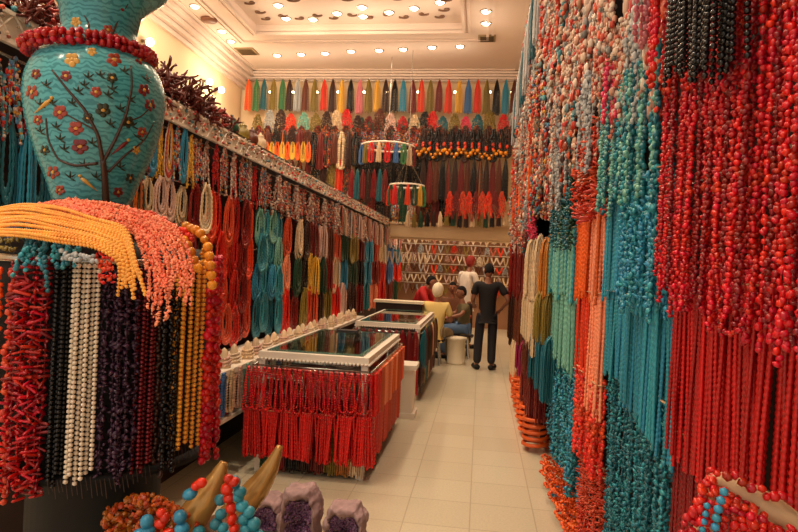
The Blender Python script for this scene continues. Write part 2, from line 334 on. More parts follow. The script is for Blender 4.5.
# glittering lamps behind the top row of hanks
for i, px in enumerate([270, 293, 317, 338, 364, 387, 418, 455, 490, 512]):
    p = at(px, 92, 1, 14.02)
    t = tag(empty('wall_spotlight', p), f'small glowing spotlight behind the hook row, {ordn(i)} from the left', 'wall light', 'spotlights behind the hook row')
    MB().box(-.04, .04, .02, .08, -.03, .05).build('housing', METAL, t); MB().blob(ICO2, (0, 0, 0), .03).build('bulb', LAMP, t, True)
for i, (px, py, w) in enumerate([(247, 51, .42), (487, 38, .34)]):
    p = at(px, py, 2, CZ); t = tag(empty('ceiling_vent', p), ('slatted ceiling vent near the left cornice', 'slatted ceiling vent beside the right downlights')[i], 'vent', 'ceiling vents')
    MB().box(-w/2, w/2, -w/2, w/2, -.02, 0).box(-w/2+.04, w/2-.04, -w/2+.04, w/2-.04, -.021, -.019).build('frame', plain('vent_paint', (150, 128, 92), .5), t)
    q = MB()
    for k in range(6): q.box(-w/2+.04, w/2-.04, -w/2+.06+k*(w-.12)/5, -w/2+.075+k*(w-.12)/5, -.035, -.02)
    q.build('grille', plain('vent_grille', (84, 66, 44), .5), t)
p = at(209, 19, 2, CZ); t = tag(empty('ceiling_fan_speaker', p), 'small brown fitting on the left ceiling band between two downlights', 'ceiling fitting')
MB().lathe([(.16, 0), (.15, -.04), (.05, -.06), (.001, -.06)], 16).build('housing', plain('fitting', (130, 84, 58), .5), t, True)

# ------------------------------------------------------------------ back wall rows
b = MB(); b.box(-5.9, .85, 13.86, 13.89, 5.93, 5.96)
q = []
t = tag(empty('hook_rail', (0, 0, 0)), 'long metal hook rail high on the back wall, below the cornice', 'rail')
b.build('rail', METAL, t)
tops = [(249, ORANGE, 'orange'), (257, GREEN, 'green'), (264.5, TEALD, 'dark turquoise'), (274, OLIVE, 'olive'), (283, GREEN, 'green'), (290, DBROWN, 'dark brown'), (298, SILVER, 'silver grey'), (306, BROWN, 'brown'), (315, OLIVE, 'olive'), (324.6, ORED, 'orange red'), (333, DBROWN, 'dark brown'), (342, YELLOW, 'yellow'), (351, BLACK, 'black'), (360, PINK, 'pink'), (369, OLIVE, 'olive'), (377.6, YELLOW, 'yellow'), (386, DBROWN, 'dark brown'), (395, BLACK, 'black'), (403.5, TEALB, 'blue turquoise'), (413, MAROON, 'maroon'), (421.6, ORED, 'red'), (430.7, OLIVE, 'olive'), (439.5, MAROON, 'maroon'), (449, ORED, 'orange red'), (459.5, YELLOW, 'yellow'), (468.6, BLUE, 'blue grey'), (478, ORED, 'red'), (487, OLIVE, 'olive'), (497, BLACK, 'black'), (506, TEALB, 'turquoise'), (514.6, BROWN, 'brown')]
for i, (px, mt, c) in enumerate(tops):
    p = at(px, 85, 1, 13.8); x = p[0]
    MB().tube([[x, 13.87, 5.95], [x, 13.8, 5.93], [x, 13.77, 5.97]], .008, 5).build('hook', METAL, t, True)
    fh('bead_hank', f'{c} bead hank, {ordn(i)} from the left on the high hook rail', 'bead hank', 'bead hanks on the high hook rail', 'tassel', mt, (x, 13.78, 5.92), 0, .19, .76*random.uniform(.94, 1.05), .14)
# second band: bright clusters
cl2 = [(258, OLIVE, 'olive'), (270, SILVER, 'pale grey'), (281, DBROWN, 'dark brown'), (291, ORED, 'coral red'), (304, AQUA, 'pale aqua'), (316, OLIVE, 'olive'), (327, DBROWN, 'brown'), (337, CREAM, 'cream'), (347, REDS, 'bright red'), (358, DBROWN, 'dark brown'), (369, MAROON, 'maroon'), (380, BROWN, 'brown'), (391, PINKW, 'pale pink'), (403, RED, 'red'), (415, CREAM, 'cream'), (425, BLACK, 'black'), (433, REDS, 'bright red'), (443, TEALD, 'turquoise'), (455, OLIVE, 'olive'), (466, HOTPINK, 'coral pink'), (478, TEALD, 'turquoise'), (490, OLIVE, 'olive'), (504, REDS, 'bright red'), (513, SILVER, 'silver')]
for i, (px, mt, c) in enumerate(cl2):
    p = at(px, 112+random.uniform(-3, 5), 1, 13.72)
    fh('gem_cluster_necklace', f'{c} cluster necklace, {ordn(i)} from the left in the band below the rail row', 'necklace', 'cluster necklaces in the second back wall band', 'gems', mt, tuple(p), 0, .3, .5, .2)
    for k in range(2):
        p = at(px+random.uniform(-3, 3)+5*k, 126+6*k, 1, 13.66); 
        fh('stone_necklace', f'{("dark mixed","mixed bright")[k]} stone necklace under the {ordn(i)} cluster from the left, back wall', 'necklace', 'stone necklaces in the third back wall band', 'gems', (MIX3, MIX2)[k], tuple(p), 0, .26, .42, .2)
# lower bands
def band(py0, py1, x0, x1, step, kinds, y, name, desc, grp, mats, w, cat='necklace'):
    i = 0; px = x0
    while px <= x1:
        p = at(px, py0, 1, y); q = at(px, py1, 1, y); mt, c = mats[(i*7+int(py0)) % len(mats)] if not callable(mats) else mats(i)
        fh(name, f'{c} {desc}, {ordn(i)} from the left', cat, grp, kinds[i % len(kinds)], mt, tuple(p), 0, w, (p[2]-q[2])*random.uniform(.9, 1.08), w*.6)
        px += step; i += 1
DK = [(DBROWN, 'dark brown'), (BLACK, 'black'), (MAROON, 'maroon'), (MIX3, 'dark mixed'), (BROWN, 'brown')]
band(130, 160, 424, 508, 7, ['loop'], 13.6, 'amber_necklace', 'amber bead necklace right of the white rings', 'amber and black necklaces on the back wall', [(BLACK, 'black'), (DBROWN, 'brown'), (BLACK, 'black')], .2)
for i in range(14):
    for (dy, mt, sc) in ((146, ORANGE, .05), (153, AMBER, .07)):
        pass
i = 0
for px in range(420, 507, 7):
    p = at(px, 138+random.uniform(-3, 3), 1, 13.5); t = tag(empty('amber_bead_necklace', p), f'black necklace with orange and amber beads, {ordn(i)} from the left, back wall right half', 'necklace', 'black necklaces with big amber beads')
    mb = MB(); tt = np.linspace(0, PI, 14); mb.tube([[-.03, 0, .05]]+[[-.08*math.cos(a), 0, -.1-.3*math.sin(a)] for a in tt]+[[.03, 0, .05]], .012, 5); mb.build('cord', BLACK, t, True)
    for a in (PI*.28, PI*.5, PI*.72): MB().blob(ICO1, (-.08*math.cos(a), -.02, -.1-.3*math.sin(a)), random.uniform(.032, .055)).build('amber_bead', AMBER, t, True)
    for a in (PI*.1, PI*.9): MB().blob(ICO1, (-.08*math.cos(a), -.02, -.1-.3*math.sin(a)), (.035, .03, .05)).build('coral_bead', ORED, t, True); i += 1
band(160, 204, 424, 506, 6.3, ['tassel'], 13.62, 'long_bead_hank', 'long hank in the dark right row, back wall', 'long dark hanks right of the rings', DK, .17, 'bead hank')
band(192, 219, 450, 506, 6.5, ['gems'], 13.5, 'coral_necklace', 'stone necklace low right, back wall', 'low red coral necklaces', [(ORED, 'orange red'), (MAROON, 'maroon'), (CORO, 'coral')], .2)
band(212, 227, 408, 508, 6.5, ['tassel'], 13.55, 'small_tassel', 'small tassel just above the cream beam', 'small tassels above the beam', [(DBROWN, 'dark brown'), (DGREEN, 'dark green'), (CREAM, 'cream'), (BLACK, 'black'), (OLIVE, 'olive')], .12, 'tassel')
band(130, 150, 252, 312, 8, ['tassel', 'gems'], 13.6, 'short_bead_hank', 'short hank at far left, back wall', 'short hanks at left of the back wall', DK, .22, 'bead hank')
band(142, 161, 267, 310, 5.2, ['petal'], 13.45, 'amber_claw_necklace', 'claw necklace in the glowing left row', 'glowing amber claw necklaces', [(ORANGE, 'orange'), (YELLOW, 'amber yellow')], .13)
band(133, 168, 314, 362, 7, ['loop', 'tassel'], 13.6, 'loop_necklace', 'loop necklace left of the upper white ring', 'loop necklaces left of the rings', DK+[(CREAM, 'cream')], .22)
band(160, 200, 260, 352, 8, ['tassel', 'gems'], 13.7, 'mixed_bead_hank', 'hank behind the left shelf, back wall', 'hanks behind the left shelf', DK+[(MIX3, 'dark mixed'), (ORED, 'orange red'), (OLIVE, 'olive')], .24, 'bead hank')
band(170, 201, 352, 386, 5.6, ['tassel'], 13.4, 'row_bead_hank', 'bead hank left of the lower white ring', 'hanks left of the lower ring', [(MAROON, 'maroon'), (TEALD, 'dark turquoise'), (DRED, 'dark red'), (DBROWN, 'dark brown')], .16, 'bead hank')
band(118, 142, 362, 420, 8, ['gems', 'tassel'], 13.75, 'upper_bead_hank', 'bead hank above the upper white ring', 'hanks above the upper ring', DK+[(MAROON, 'maroon'), (DGREEN, 'dark green')], .24, 'bead hank')
band(148, 195, 360, 424, 8, ['tassel', 'gems'], 13.8, 'middle_bead_hank', 'bead hank behind the white rings', 'hanks behind the white rings', DK+[(MIX4, 'pale mixed'), (MIX2, 'mixed')], .25, 'bead hank')
band(190, 228, 340, 452, 8, ['tassel', 'gems'], 13.85, 'low_bead_hank', 'bead hank low on the back wall by the beam', 'low hanks by the beam', DK+[(MIX4, 'pale mixed'), (DGREEN, 'dark green'), (MIX2, 'mixed')], .24, 'bead hank')
def ring(px, py, R, y, hangs, lab, z0):
    p = at(px, py, 1, y); t = tag(empty('hanging_ring_rack', p), lab, 'display ring', 'white ring racks')
    a = np.linspace(0, 2*PI, 49)[:-1]; mb = MB()
    V = []
    for (r, z) in ((R, -.018), (R, .018), (R-.07, .018), (R-.07, -.018)): V += [[r*math.cos(x), r*math.sin(x), z] for x in a]
    n = 48; mb.raw(V, [[k*n+j, k*n+(j+1) % n, ((k+1) % 4)*n+(j+1) % n, ((k+1) % 4)*n+j] for k in range(4) for j in range(n)])
    mb.build('ring', plain('ring_white', (236, 224, 206), .3), t, True)
    for k in range(3):
        x = k*2*PI/3+.5; MB().tube([[R*.97*math.cos(x), R*.97*math.sin(x), .02], [R*.1*math.cos(x), R*.1*math.sin(x), .55]], .004, 4).build('wire', METAL, t)
    MB().tube([[0, 0, .53], [0, 0, z0-p[2]]], .008, 5).build('suspension_rod', METAL, t)
    for k, (mt, c) in enumerate(hangs):
        an = PI+PI*(k+.5)/len(hangs); q = p+np.array([R*.97*math.cos(an), R*.97*math.sin(an)-.04, -.03])
        fh('ring_necklace', f'{c} necklace on the {lab.split()[0]} white ring, {ordn(k)} from the left', 'necklace', 'necklaces on the white rings', ('tassel', 'loop')[k % 2], mt, tuple(q), 0, .13, .42, .1)
ring(388, 147, .60, 13.0, [(DBROWN, 'brown'), (BLUE, 'blue'), (OLIVE, 'olive'), (REDS, 'red'), (CREAM, 'cream'), (REDS, 'red'), (BLUE, 'blue'), (GREEN, 'green'), (CREAM, 'cream'), (MAROON, 'maroon')], 'upper white ring rack hanging before the back wall', 6.3)
ring(407, 186, .38, 12.6, [(ORED, 'orange red'), (DGREEN, 'dark green'), (REDS, 'red'), (DGREEN, 'dark green'), (ORED, 'orange'), (DGREEN, 'green'), (YELLOW, 'yellow'), (GREEN, 'green')], 'lower white ring rack hanging before the back wall', 6.3)
# recess necklaces
RC = [(PEARL, 'white'), (MIX4, 'pale mixed'), (CREAM, 'cream'), (ORED, 'orange red'), (PINKW, 'pinkish'), (BROWN, 'brown'), (PEARL, 'pearl white'), (SILVER, 'silver'), (MIX4, 'beige mixed'), (OLIVE, 'olive')]
for r_, nm in enumerate(('top', 'second', 'third', 'fourth', 'fifth', 'lowest')):
    z = 2.50-.27*r_
    tag(MB().box(-2.45, .95, 16.45, 16.75, z+.03, z+.045).build('narrow_shelf', WHITE), f'{nm} narrow white shelf on the wall of the deep recess', 'shelf', 'recess shelves')
    for i in range(19):
        mt, c = RC[(i*3+r_*5+(i*i) % 4) % 10]; x = -2.36+i*.178
        fh('pendant_necklace', f'{c} pendant necklace, {ordn(i)} from the left in the {nm} recess row', 'necklace', 'pendant necklaces in the recess', 'vee' if (i+r_) % 5 else 'gems', mt, (x+random.uniform(-.02, .02), 16.4, z), 0, random.uniform(.13, .2), random.uniform(.19, .29), .25)
for i in range(4):  # fill lamps added to brighten the recess, out of view above the beam
    for k in range(2): downlight(-2.0+i*.85, 14.7+k*1.0, 3.0, f'{ordn(i)} added recess fill lamp from the left, {("front","rear")[k]} row, hidden by the beam', 22, grp='added recess fill lamps')

# ------------------------------------------------------------------ right wall
t = tag(empty('display_rack', (.8, 0, 0)), 'tall dark display rack carrying the bead hanks along the right side', 'rack')
MB().box(0, .05, .75, 10.5, .0, 5.0).build('back_board', DARK, t)
MB().box(-.62, .05, .3, 1.95, 2.74, 2.78).build('shade_board', DARK, t)  # unseen board, added only to shade the upper foreground hanks
for z in (4.9, 4.5, 4.1, 3.7, 3.3, 2.9, 2.6, 2.34, 1.93, 1.53, 1.13): MB().tube([[-.12, .8, z], [-.12, 10.4, z]], .008, 6).build('rod', METAL, t, True)
for y in (.8, 3.2, 5.6, 8, 10.4): MB().box(-.2, 0, y-.012, y+.012, 0.1, 5.0).build('upright', DARK, t)
tiercount = {}
def rtier(name, y0, y1, z0a, z0b, z1a, z1b, X, sw, n, kind, r, mat, c, where, mats=None, cat='bead hank', thick=.012):
    """hanks between depth y0 (near) and y1; top and bottom heights given at both ends"""
    w = sw*n; k = max(1, round((y1-y0)/w)); w = (y1-y0)/k
    for i in range(k):
        u = (i+.5)/k; y = y0+u*(y1-y0); z0 = z0a+u*(z0b-z0a); z1 = z1a+u*(z1b-z1a)
        hank(name, f'{c} hank {where}, {ordn(i)} from the camera' if k > 1 else f'{c} hank {where}', cat, f'{c} hanks {where}', (X+random.uniform(-.012, .012), y, z0), PI/2, z0-z1+random.uniform(-.03, .03), w, n, kind, r, mat, mats, thick=thick, spread=1.02)
rtier('red_coral_hank', .95, 1.82, 2.34, 2.34, 1.50, 1.58, .52, .0150, 6, 'nugget', .0078, RED, 'red nugget coral', 'in the upper right foreground', [RED, DRED, RED, REDS, RED], thick=.02)
rtier('fine_red_hank', .95, 1.84, 1.62, 1.62, 1.08, 1.13, .57, .0088, 11, 'fine', .0055, FRED, 'fine red bead', 'on the middle rod at right', [FRED, FRED, RED], thick=.008)
rtier('dark_red_hank', .95, 1.90, 1.18, 1.18, .55, .62, .61, .0092, 10, 'fine', .0058, DRED, 'dark red bead', 'low on the right side', thick=.009)
hank('black_bead_hank', 'thick black bead hank at the top of the right foreground', 'bead hank', 'black hanks at top right', (.445, 1.475, 2.52), PI/2, .42, .19, 22, 'round', .007, BLACK, thick=.02)
hank('black_bead_hank', 'black bead hank beside the thick one, nearer the top right corner', 'bead hank', 'black hanks at top right', (.44, 1.27, 2.46), PI/2, .42, .18, 20, 'round', .007, BLACK, thick=.02)
hank('red_coral_hank', 'bright red small nugget coral hank hanging between black beads and turquoise', 'bead hank', None, (.455, 1.70, 2.60), PI/2, .46, .12, 6, 'nugget', .009, REDS, thick=.02)
# ragged loop of red coral under the upper foreground tier
t = tag(empty('red_coral_necklace', (0, 0, 0)), 'red coral necklace dangling as a loop over the fine red strands', 'necklace')
c0 = at(728, 262, 0, .49); mb = MB(); q = [at(x, y, 0, .485) for x, y in ((716, 250), (719, 300), (722, 328), (730, 335), (740, 330), (750, 305), (756, 262))]; put_beads(mb, resample(q, .01), 'nugget', .0055); mb.build('bead_strand', RED, t, True)
# turquoise columns
rtier('turquoise_hank', 1.88, 2.74, 2.34, 2.40, 1.84, 1.92, .52, .0215, 6, 'nugget', .0105, TEAL, 'turquoise nugget', 'in the upper turquoise column', [TEAL, TEALD, TEAL, AQUA, TEALD], thick=.02)
rtier('blue_turquoise_hank', 1.88, 2.32, 1.96, 1.96, 1.52, 1.54, .53, .020, 6, 'chip', .0115, TEALB, 'twisted blue turquoise chip', 'below the turquoise nuggets', [TEALB, TEAL, TEALB], thick=.02)
rtier('smooth_turquoise_hank', 2.0, 2.80, 1.96, 1.96, 1.50, 1.54, .56, .0105, 11, 'fine', .0062, TEALB, 'smooth turquoise', 'in the second turquoise tier', [TEALB, TEAL, TEALB], thick=.01)
rtier('smooth_turquoise_hank', 1.88, 2.80, 1.56, 1.56, 1.06, 1.22, .585, .0105, 11, 'fine', .0062, TEAL, 'smooth turquoise', 'in the third turquoise tier', [TEALB, TEAL, TEAL], thick=.01)
rtier('twisted_turquoise_hank', 1.90, 2.84, 1.24, 1.24, .42, .42, .615, .021, 6, 'chip', .0105, TEALD, 'dark turquoise chip', 'in the lowest turquoise tier', [TEALD, TEAL, TEALD], thick=.014)
# orange column
rtier('coral_stick_hank', 2.80, 3.42, 2.34, 2.36, 1.90, 1.90, .51, .042, 4, 'stick', .0155, CORO, 'branching orange coral', 'above the smooth orange strands', thick=.02)
rtier('orange_hank', 3.12, 3.55, 1.94, 1.94, 1.50, 1.50, .55, .015, 7, 'fine', .0075, ORANGE, 'smooth orange', 'beside salmon hanks', thick=.01)
rtier('salmon_hank', 2.84, 3.12, 1.94, 1.94, 1.50, 1.50, .55, .015, 7, 'fine', .0075, SALMON, 'smooth salmon', 'beside smooth orange hanks', [SALMON, ORANGE, SALMON], thick=.01)
rtier('orange_red_hank', 3.12, 3.55, 1.54, 1.54, 1.08, 1.08, .57, .015, 7, 'fine', .0075, ORED, 'orange red', 'in the third orange tier', thick=.01)
rtier('salmon_hank', 2.84, 3.12, 1.54, 1.54, .98, .98, .57, .015, 7, 'fine', .0075, SALMON, 'pale salmon', 'in the third orange tier', thick=.01)
rtier('orange_coral_hank', 2.84, 3.50, 1.12, 1.12, .66, .64, .58, .026, 6, 'nugget', .012, ORED, 'orange red nugget', 'in the low orange tier', thick=.016)
rtier('orange_chip_hank', 2.84, 3.45, .70, .70, .08, .08, .60, .034, 4, 'stick', .011, CORO, 'orange coral chip', 'near the floor at right', thick=.016)
# aqua columns
rtier('dark_turquoise_hank', 3.5, 4.75, 2.34, 2.34, 1.80, 1.80, .53, .035, 6, 'chip', .017, TEALD, 'dark turquoise chip', 'above the pale aqua hanks', [TEALD, DGREEN, TEALD], thick=.02)
rtier('aqua_hank', 3.58, 4.9, 1.9, 1.9, 1.46, 1.46, .55, .022, 7, 'fine', .0105, AQUA, 'pale aqua bead', 'in the second tier', [AQUA, TEAL, AQUA], thick=.014)
rtier('aqua_hank', 3.6, 5.0, 1.5, 1.5, 1.02, 1.0, .57, .022, 7, 'fine', .0105, AQUA, 'pale aqua bead', 'in the third tier', [AQUA, AQUA, AQUA], thick=.014)
rtier('turquoise_chip_hank', 3.52, 4.8, 1.08, 1.08, .34, .38, .59, .035, 6, 'chip', .016, TEALB, 'turquoise chip', 'in the lowest tier beside orange chips', [TEALB, TEAL, TEALD], thick=.02)
# far right columns: px range, py top/bottom at the middle, colour
FR = [(541, 552, 238, 300, OLGOLD, 'old gold'), (543, 553, 292, 348, OLIVE, 'olive green'), (540, 556, 335, 402, TEALD, 'dark turquoise'), (527, 541, 240, 300, CREAM, 'cream'), (527, 543, 292, 352, CREAM, 'pale cream'), (519, 528, 225, 300, MAROON, 'maroon'), (519, 528, 292, 350, BROWN, 'brown'), (513, 519, 215, 300, DRED, 'dark red'), (513, 519, 290, 352, DBROWN, 'dark brown'),
      (529, 541, 345, 385, BROWN, 'rust brown'), (524, 530, 345, 385, MAGENTA, 'magenta'), (515, 524, 345, 392, CREAM, 'sand'), (532, 543, 375, 432, MAROON, 'wine red'), (517, 531, 382, 425, ORANGE, 'orange')]
for (a0, a1, t0, t1, mt, c) in FR:
    pm = (a0+a1)/2; ya = at(a1, 266, 0, .54)[1]; yb = at(a0, 266, 0, .54)[1]; z0 = at(pm, t0, 0, .54)[2]; z1 = at(pm, t1, 0, .54)[2]
    w = .17; k = max(2, round((yb-ya)/w))
    for i in range(k):
        y = ya+(i+.5)/k*(yb-ya)
        fh('tassel_hank', f'{c} tassel hank, {ordn(i)} from the camera among the {c} ones, far right side', 'bead hank', f'{c} tassel hanks on the right side', 'tassel', mt, (.55+random.uniform(-.03, .03), y, z0), PI/2, .21, max(.2, z0-z1)*random.uniform(.95, 1.05), .16)
# mixed gemstone necklaces in the upper right
MIX5 = multi('mixed_beige', [(224, 196, 170), (206, 150, 124), (220, 200, 184), (196, 70, 52), (180, 140, 110), (230, 208, 186), (120, 120, 116), (210, 110, 84)])
names = [(MIX, 'mixed pale and coral'), (MIX5, 'beige and coral gemstone'), (CORO, 'coral red'), (MIX4, 'pale mixed'), (MIX5, 'cream and rose'), (MIX, 'mixed gemstone'), (SILVER, 'silver grey'), (MIX2, 'bright mixed'), (MIX4, 'rosy beige'), (MIX5, 'speckled')]
def umix():
    rows = [(z, i) for i, z in enumerate((4.9, 4.5, 4.1, 3.7, 3.3, 2.9, 2.6, 2.34))]
    for z, ri in rows:
        y = 1.95 if ri > 5 else 2.4+max(0, (5-ri))*.55; k = 0
        while y < 10.4:
            w = .11+.02*y
            pxx, pyy = pr((.52, y, z-.25))
            top = pr((.52, y, z-.5))[1]
            lim = 95+max(0, (690-pxx))*.48 if pxx > 600 else 138+(600-pxx)*1.3
            if top > -15 and pyy < lim and pxx < 700:
                mt, c = names[(k*3+ri*5+int(random.random()*3)) % len(names)]
                edge = (.5 if ri < 7 else .53)
                fh('gemstone_necklace', f'{c} necklace, {ordn(k)} from the camera on upper right rod {("one","two","three","four","five","six","seven","eight")[ri]}', 'necklace', 'gemstone necklaces on the upper right rods', 'stones' if random.random() < .5 else 'gems', mt, (edge+random.uniform(-.03, .03), y, z), PI/2+random.uniform(-.2, .2), w*1.25, .52*random.uniform(.85, 1.1), w*.8); k += 1
            y += w*.85
umix()
hank('hot_pink_hank', 'hot pink nugget hank among the mixed necklaces at upper right', 'bead hank', None, (.47, 2.45, 2.46), PI/2, .22, .13, 5, 'nugget', .011, HOTPINK)
hank('hot_pink_hank', 'pink nugget hank at the photo top left of the black beads', 'bead hank', None, (.47, 2.0, 2.62), PI/2, .24, .07, 3, 'nugget', .011, PINK)
fh('hot_pink_cluster', 'pink and red cluster of beads low in the far right mixed necklaces', 'bead hank', None, 'gems', HOTPINK, (.47, 5.9, 2.28), PI/2, .4, .34, .2)
for i in range(5):
    fh('orange_tassel_hank', f'orange tassel hank, {ordn(i)} from the camera at the far end of the upper right rods', 'bead hank', 'orange tassel hanks at the far right end', 'tassel', (ORANGE, CORO)[i % 2], (.5, 6.3+i*.8, 2.95), PI/2, .24, .6, .18)
# the far grey blue fringe on the top edge
for i in range(9):
    y = 6.0+i*.5
    fh('grey_bead_hank', f'blue grey bead hank on the upper right aisle edge, {ordn(i)} from the camera', 'bead hank', 'blue grey hanks on the aisle edge', 'tassel', (SILVER, TEALD, SILVER)[i % 3], (.45, y, 4.75-.02*i), PI/2, .2, .9, .15)
# coiled orange bundles on the floor
for i, (px, py, s) in enumerate([(545, 452, .16), (549, 470, .17), (556, 486, .17), (562, 503, .17), (568, 522, .16)]):
    y = at(px, py, 0, .64)[1]; z = max(.05, at(px, py, 0, .56)[2])
    y = 4.65-.3*i; zz = .05+.0*i
    t = tag(empty('coiled_coral_strand', (.62, y, zz-.03)), f'orange coral strand coiled on the floor by the right side, {ordn(i)} from the back', 'coiled strand', 'orange coils on the right floor')
    mb = MB(); a = np.linspace(0, 2*PI*6, 200); R_ = .11+.025*np.sin(a*.37+i); P_ = np.stack([R_*np.cos(a)*.8, R_*np.sin(a), a*.0032+.012*np.sin(a*1.7+i)+.05*(1-np.cos(a)*.9)], 1); put_beads(mb, P_, 'nugget', .0105); mb.build('coil', ORANGE, t, True)
    mb = MB()
    for k in range(26): mb.blob(ICO1, (rng.normal()*.03, rng.normal()*.04, .02+abs(rng.normal())*.03), .014)
    mb.build('turquoise_bead', TEALB, t, True)
for i, (px, py) in enumerate([(517, 388), (522, 400), (526, 412), (530, 424), (534, 434)]):
    y = at(px, py, 0, .56)[1]
    t = tag(empty('coiled_coral_strand', (.56, 7.6-.5*i, .05+.0*i)), f'orange coil on the floor beyond the wine red tassels, {ordn(i)} from the back', 'coiled strand', 'far orange coils on the floor')
    mb = MB(); a = np.linspace(0, 2*PI*5, 90); mb.tube(np.stack([.11*np.cos(a), .14*np.sin(a), a*.009-.02], 1), .018, 6); mb.build('coil', ORANGE, t, True)

# ------------------------------------------------------------------ left wall
XL = -2.2
t = tag(empty('display_rack', (-2.3, 0, 0)), 'long dark rack carrying the bead hanks along the left side', 'rack')
MB().box(-.14, -.10, 2.0, 13.8, 0, 2.7).build('back_board', DARK, t)
for z in (2.52, 2.17, 1.72, 1.3): MB().tube([[.06, 2.1, z], [.06, 13.7, z]], .008, 6).build('rod', METAL, t, True)
for i in range(10):                                      # white lattice shelf sections
    y0 = 2.1+i*1.17; y1 = y0+1.15
    t = tag(empty('lattice_shelf', (-2.3, y0, 2.55)), f'white lattice shelf section atop the left side, {ordn(i)} from the camera', 'shelf', 'white lattice shelf sections')
    MB().box(-.06, .14, 0, 1.15, .15, .165).box(.112, .118, 0, 1.15, 0, .15).box(.12, .14, 0, 1.15, .13, .165).box(.12, .14, 0, 1.15, 0, .02).build('frame', WHITE, t)
    mb = MB(); L = 1.15/9
    for k in range(9):
        mb.tube([[.13, k*L, .01], [.13, (k+1)*L, .14]], .006, 4); mb.tube([[.13, k*L, .14], [.13, (k+1)*L, .01]], .006, 4)
    mb.build('lattice', WHITE, t)
    mb = MB()
    for k in range(60): mb.blob(ICO1, (.15+rng.uniform(-.01, .02), rng.uniform(.02, 1.13), rng.uniform(.0, .15)), rng.uniform(.008, .016))
    g = mb.build('gem_trim', MIX, t, True); g['kind'] = 'stuff'
def ltier(x0, x1, t0, t1, kinds, mats, c, where, w=.16, X=XL, z0=None, z1=None):
    pm = (x0+x1)/2; yn = at(x0, 266, 0, X)[1]; yf = at(x1, 266, 0, X)[1]
    if z0 is None: z0 = at(pm, t0, 0, X)[2]; z1 = at(pm, t1, 0, X)[2]
    k = max(1, round((yf-yn)/w)); 
    for i in range(k):
        y = yn+(i+.5)/k*(yf-yn)
        mt = mats[i % len(mats)]
        fh('bead_bundle', f'{c} bead bundle {where}'+(f', {ordn(i)} from the camera' if k > 1 else ''), 'bead bundle', f'{c} bundles {where}', kinds[i % len(kinds)], mt, (X+random.uniform(-.02, .03), y, z0+random.uniform(-.02, .02)), PI/2, w*1.2, (z0-z1)*random.uniform(.95, 1.06), w*.7)
LW = 'on the left side'
ltier(-30, 135, 0, 0, ['gems'], [MIX, MIX2, DRED], 'bright mixed', 'behind the vase, upper rod', .12, z0=2.5, z1=2.1)
ltier(-30, 60, 0, 0, ['tassel', 'petal'], [TEALD, TEALD, TEALB], 'deep turquoise', 'left of the vase', .12, z0=2.22, z1=1.72)
ltier(-30, 60, 0, 0, ['tassel'], [TEALD, BLUE], 'blue', 'left of the vase, lower rod', .14, z0=1.75, z1=1.2)
ltier(60, 138, 0, 0, ['petal'], [MIX3, CREAM], 'dark and cream', 'right behind the vase', .16, z0=2.12, z1=1.6)
ltier(136, 186, 0, 0, ['gems', 'petal'], [MIX2, TEALB, YELLOW, MIX2], 'turquoise and yellow', 'on the upper rod by the vase', .10, z0=2.53, z1=2.16)
ltier(186, 262, 0, 0, ['gems'], [MIX, MIX2, MIX4, RED], 'red and silver', 'on the upper rod, middle stretch', .11, z0=2.53, z1=2.14)
ltier(262, 330, 0, 0, ['gems'], [MIX, MIX4, MIX], 'pale mixed', 'on the upper rod, far stretch', .22, z0=2.5, z1=2.12)
ltier(330, 399, 0, 0, ['gems', 'tassel'], [MIX4, MIX, PINKW], 'pale pink', 'on the upper rod, farthest stretch', .36, z0=2.5, z1=2.05)
ltier(136, 162, 0, 0, ['petal'], [CREAM, PINKW], 'cream looped', 'beside the vase', .15, z0=2.14, z1=1.86)
ltier(162, 186, 0, 0, ['petal'], [PINKW, CREAM], 'pale pink looped', 'beyond the cream loops', .15, z0=2.14, z1=1.84)
ltier(184, 204, 0, 0, ['petal'], [DRED, CREAM], 'red and cream looped', 'left of the red bundles', .17, z0=2.18, z1=1.8)
ltier(136, 204, 0, 0, ['tassel'], [MIX3, MAROON, DBROWN], 'dark red', 'behind the drum', .15, z0=1.84, z1=.95)
for (z0, z1, c) in ((2.16, 1.76, 'upper'), (1.84, 1.42, 'middle'), (1.5, 1.1, 'lower'), (1.2, .86, 'lowest')):
    ltier(202, 252, 0, 0, ['petal'], [ORED, REDS, CORO, RED, DRED], f'{c} orange red', 'in the flaming red column', .17, z0=z0, z1=z1)
for (z0, z1, mt, c) in ((2.14, 1.8, [AQUA, TEAL], 'upper aqua'), (1.86, 1.5, [TEAL, AQUA], 'middle aqua'), (1.56, 1.2, [TEALB, TEAL], 'blue turquoise'), (1.26, .86, [TEALD, TEAL], 'lower deep turquoise')):
    ltier(255, 280, 0, 0, ['petal'], mt, c, 'in the turquoise column', .2, z0=z0, z1=z1)
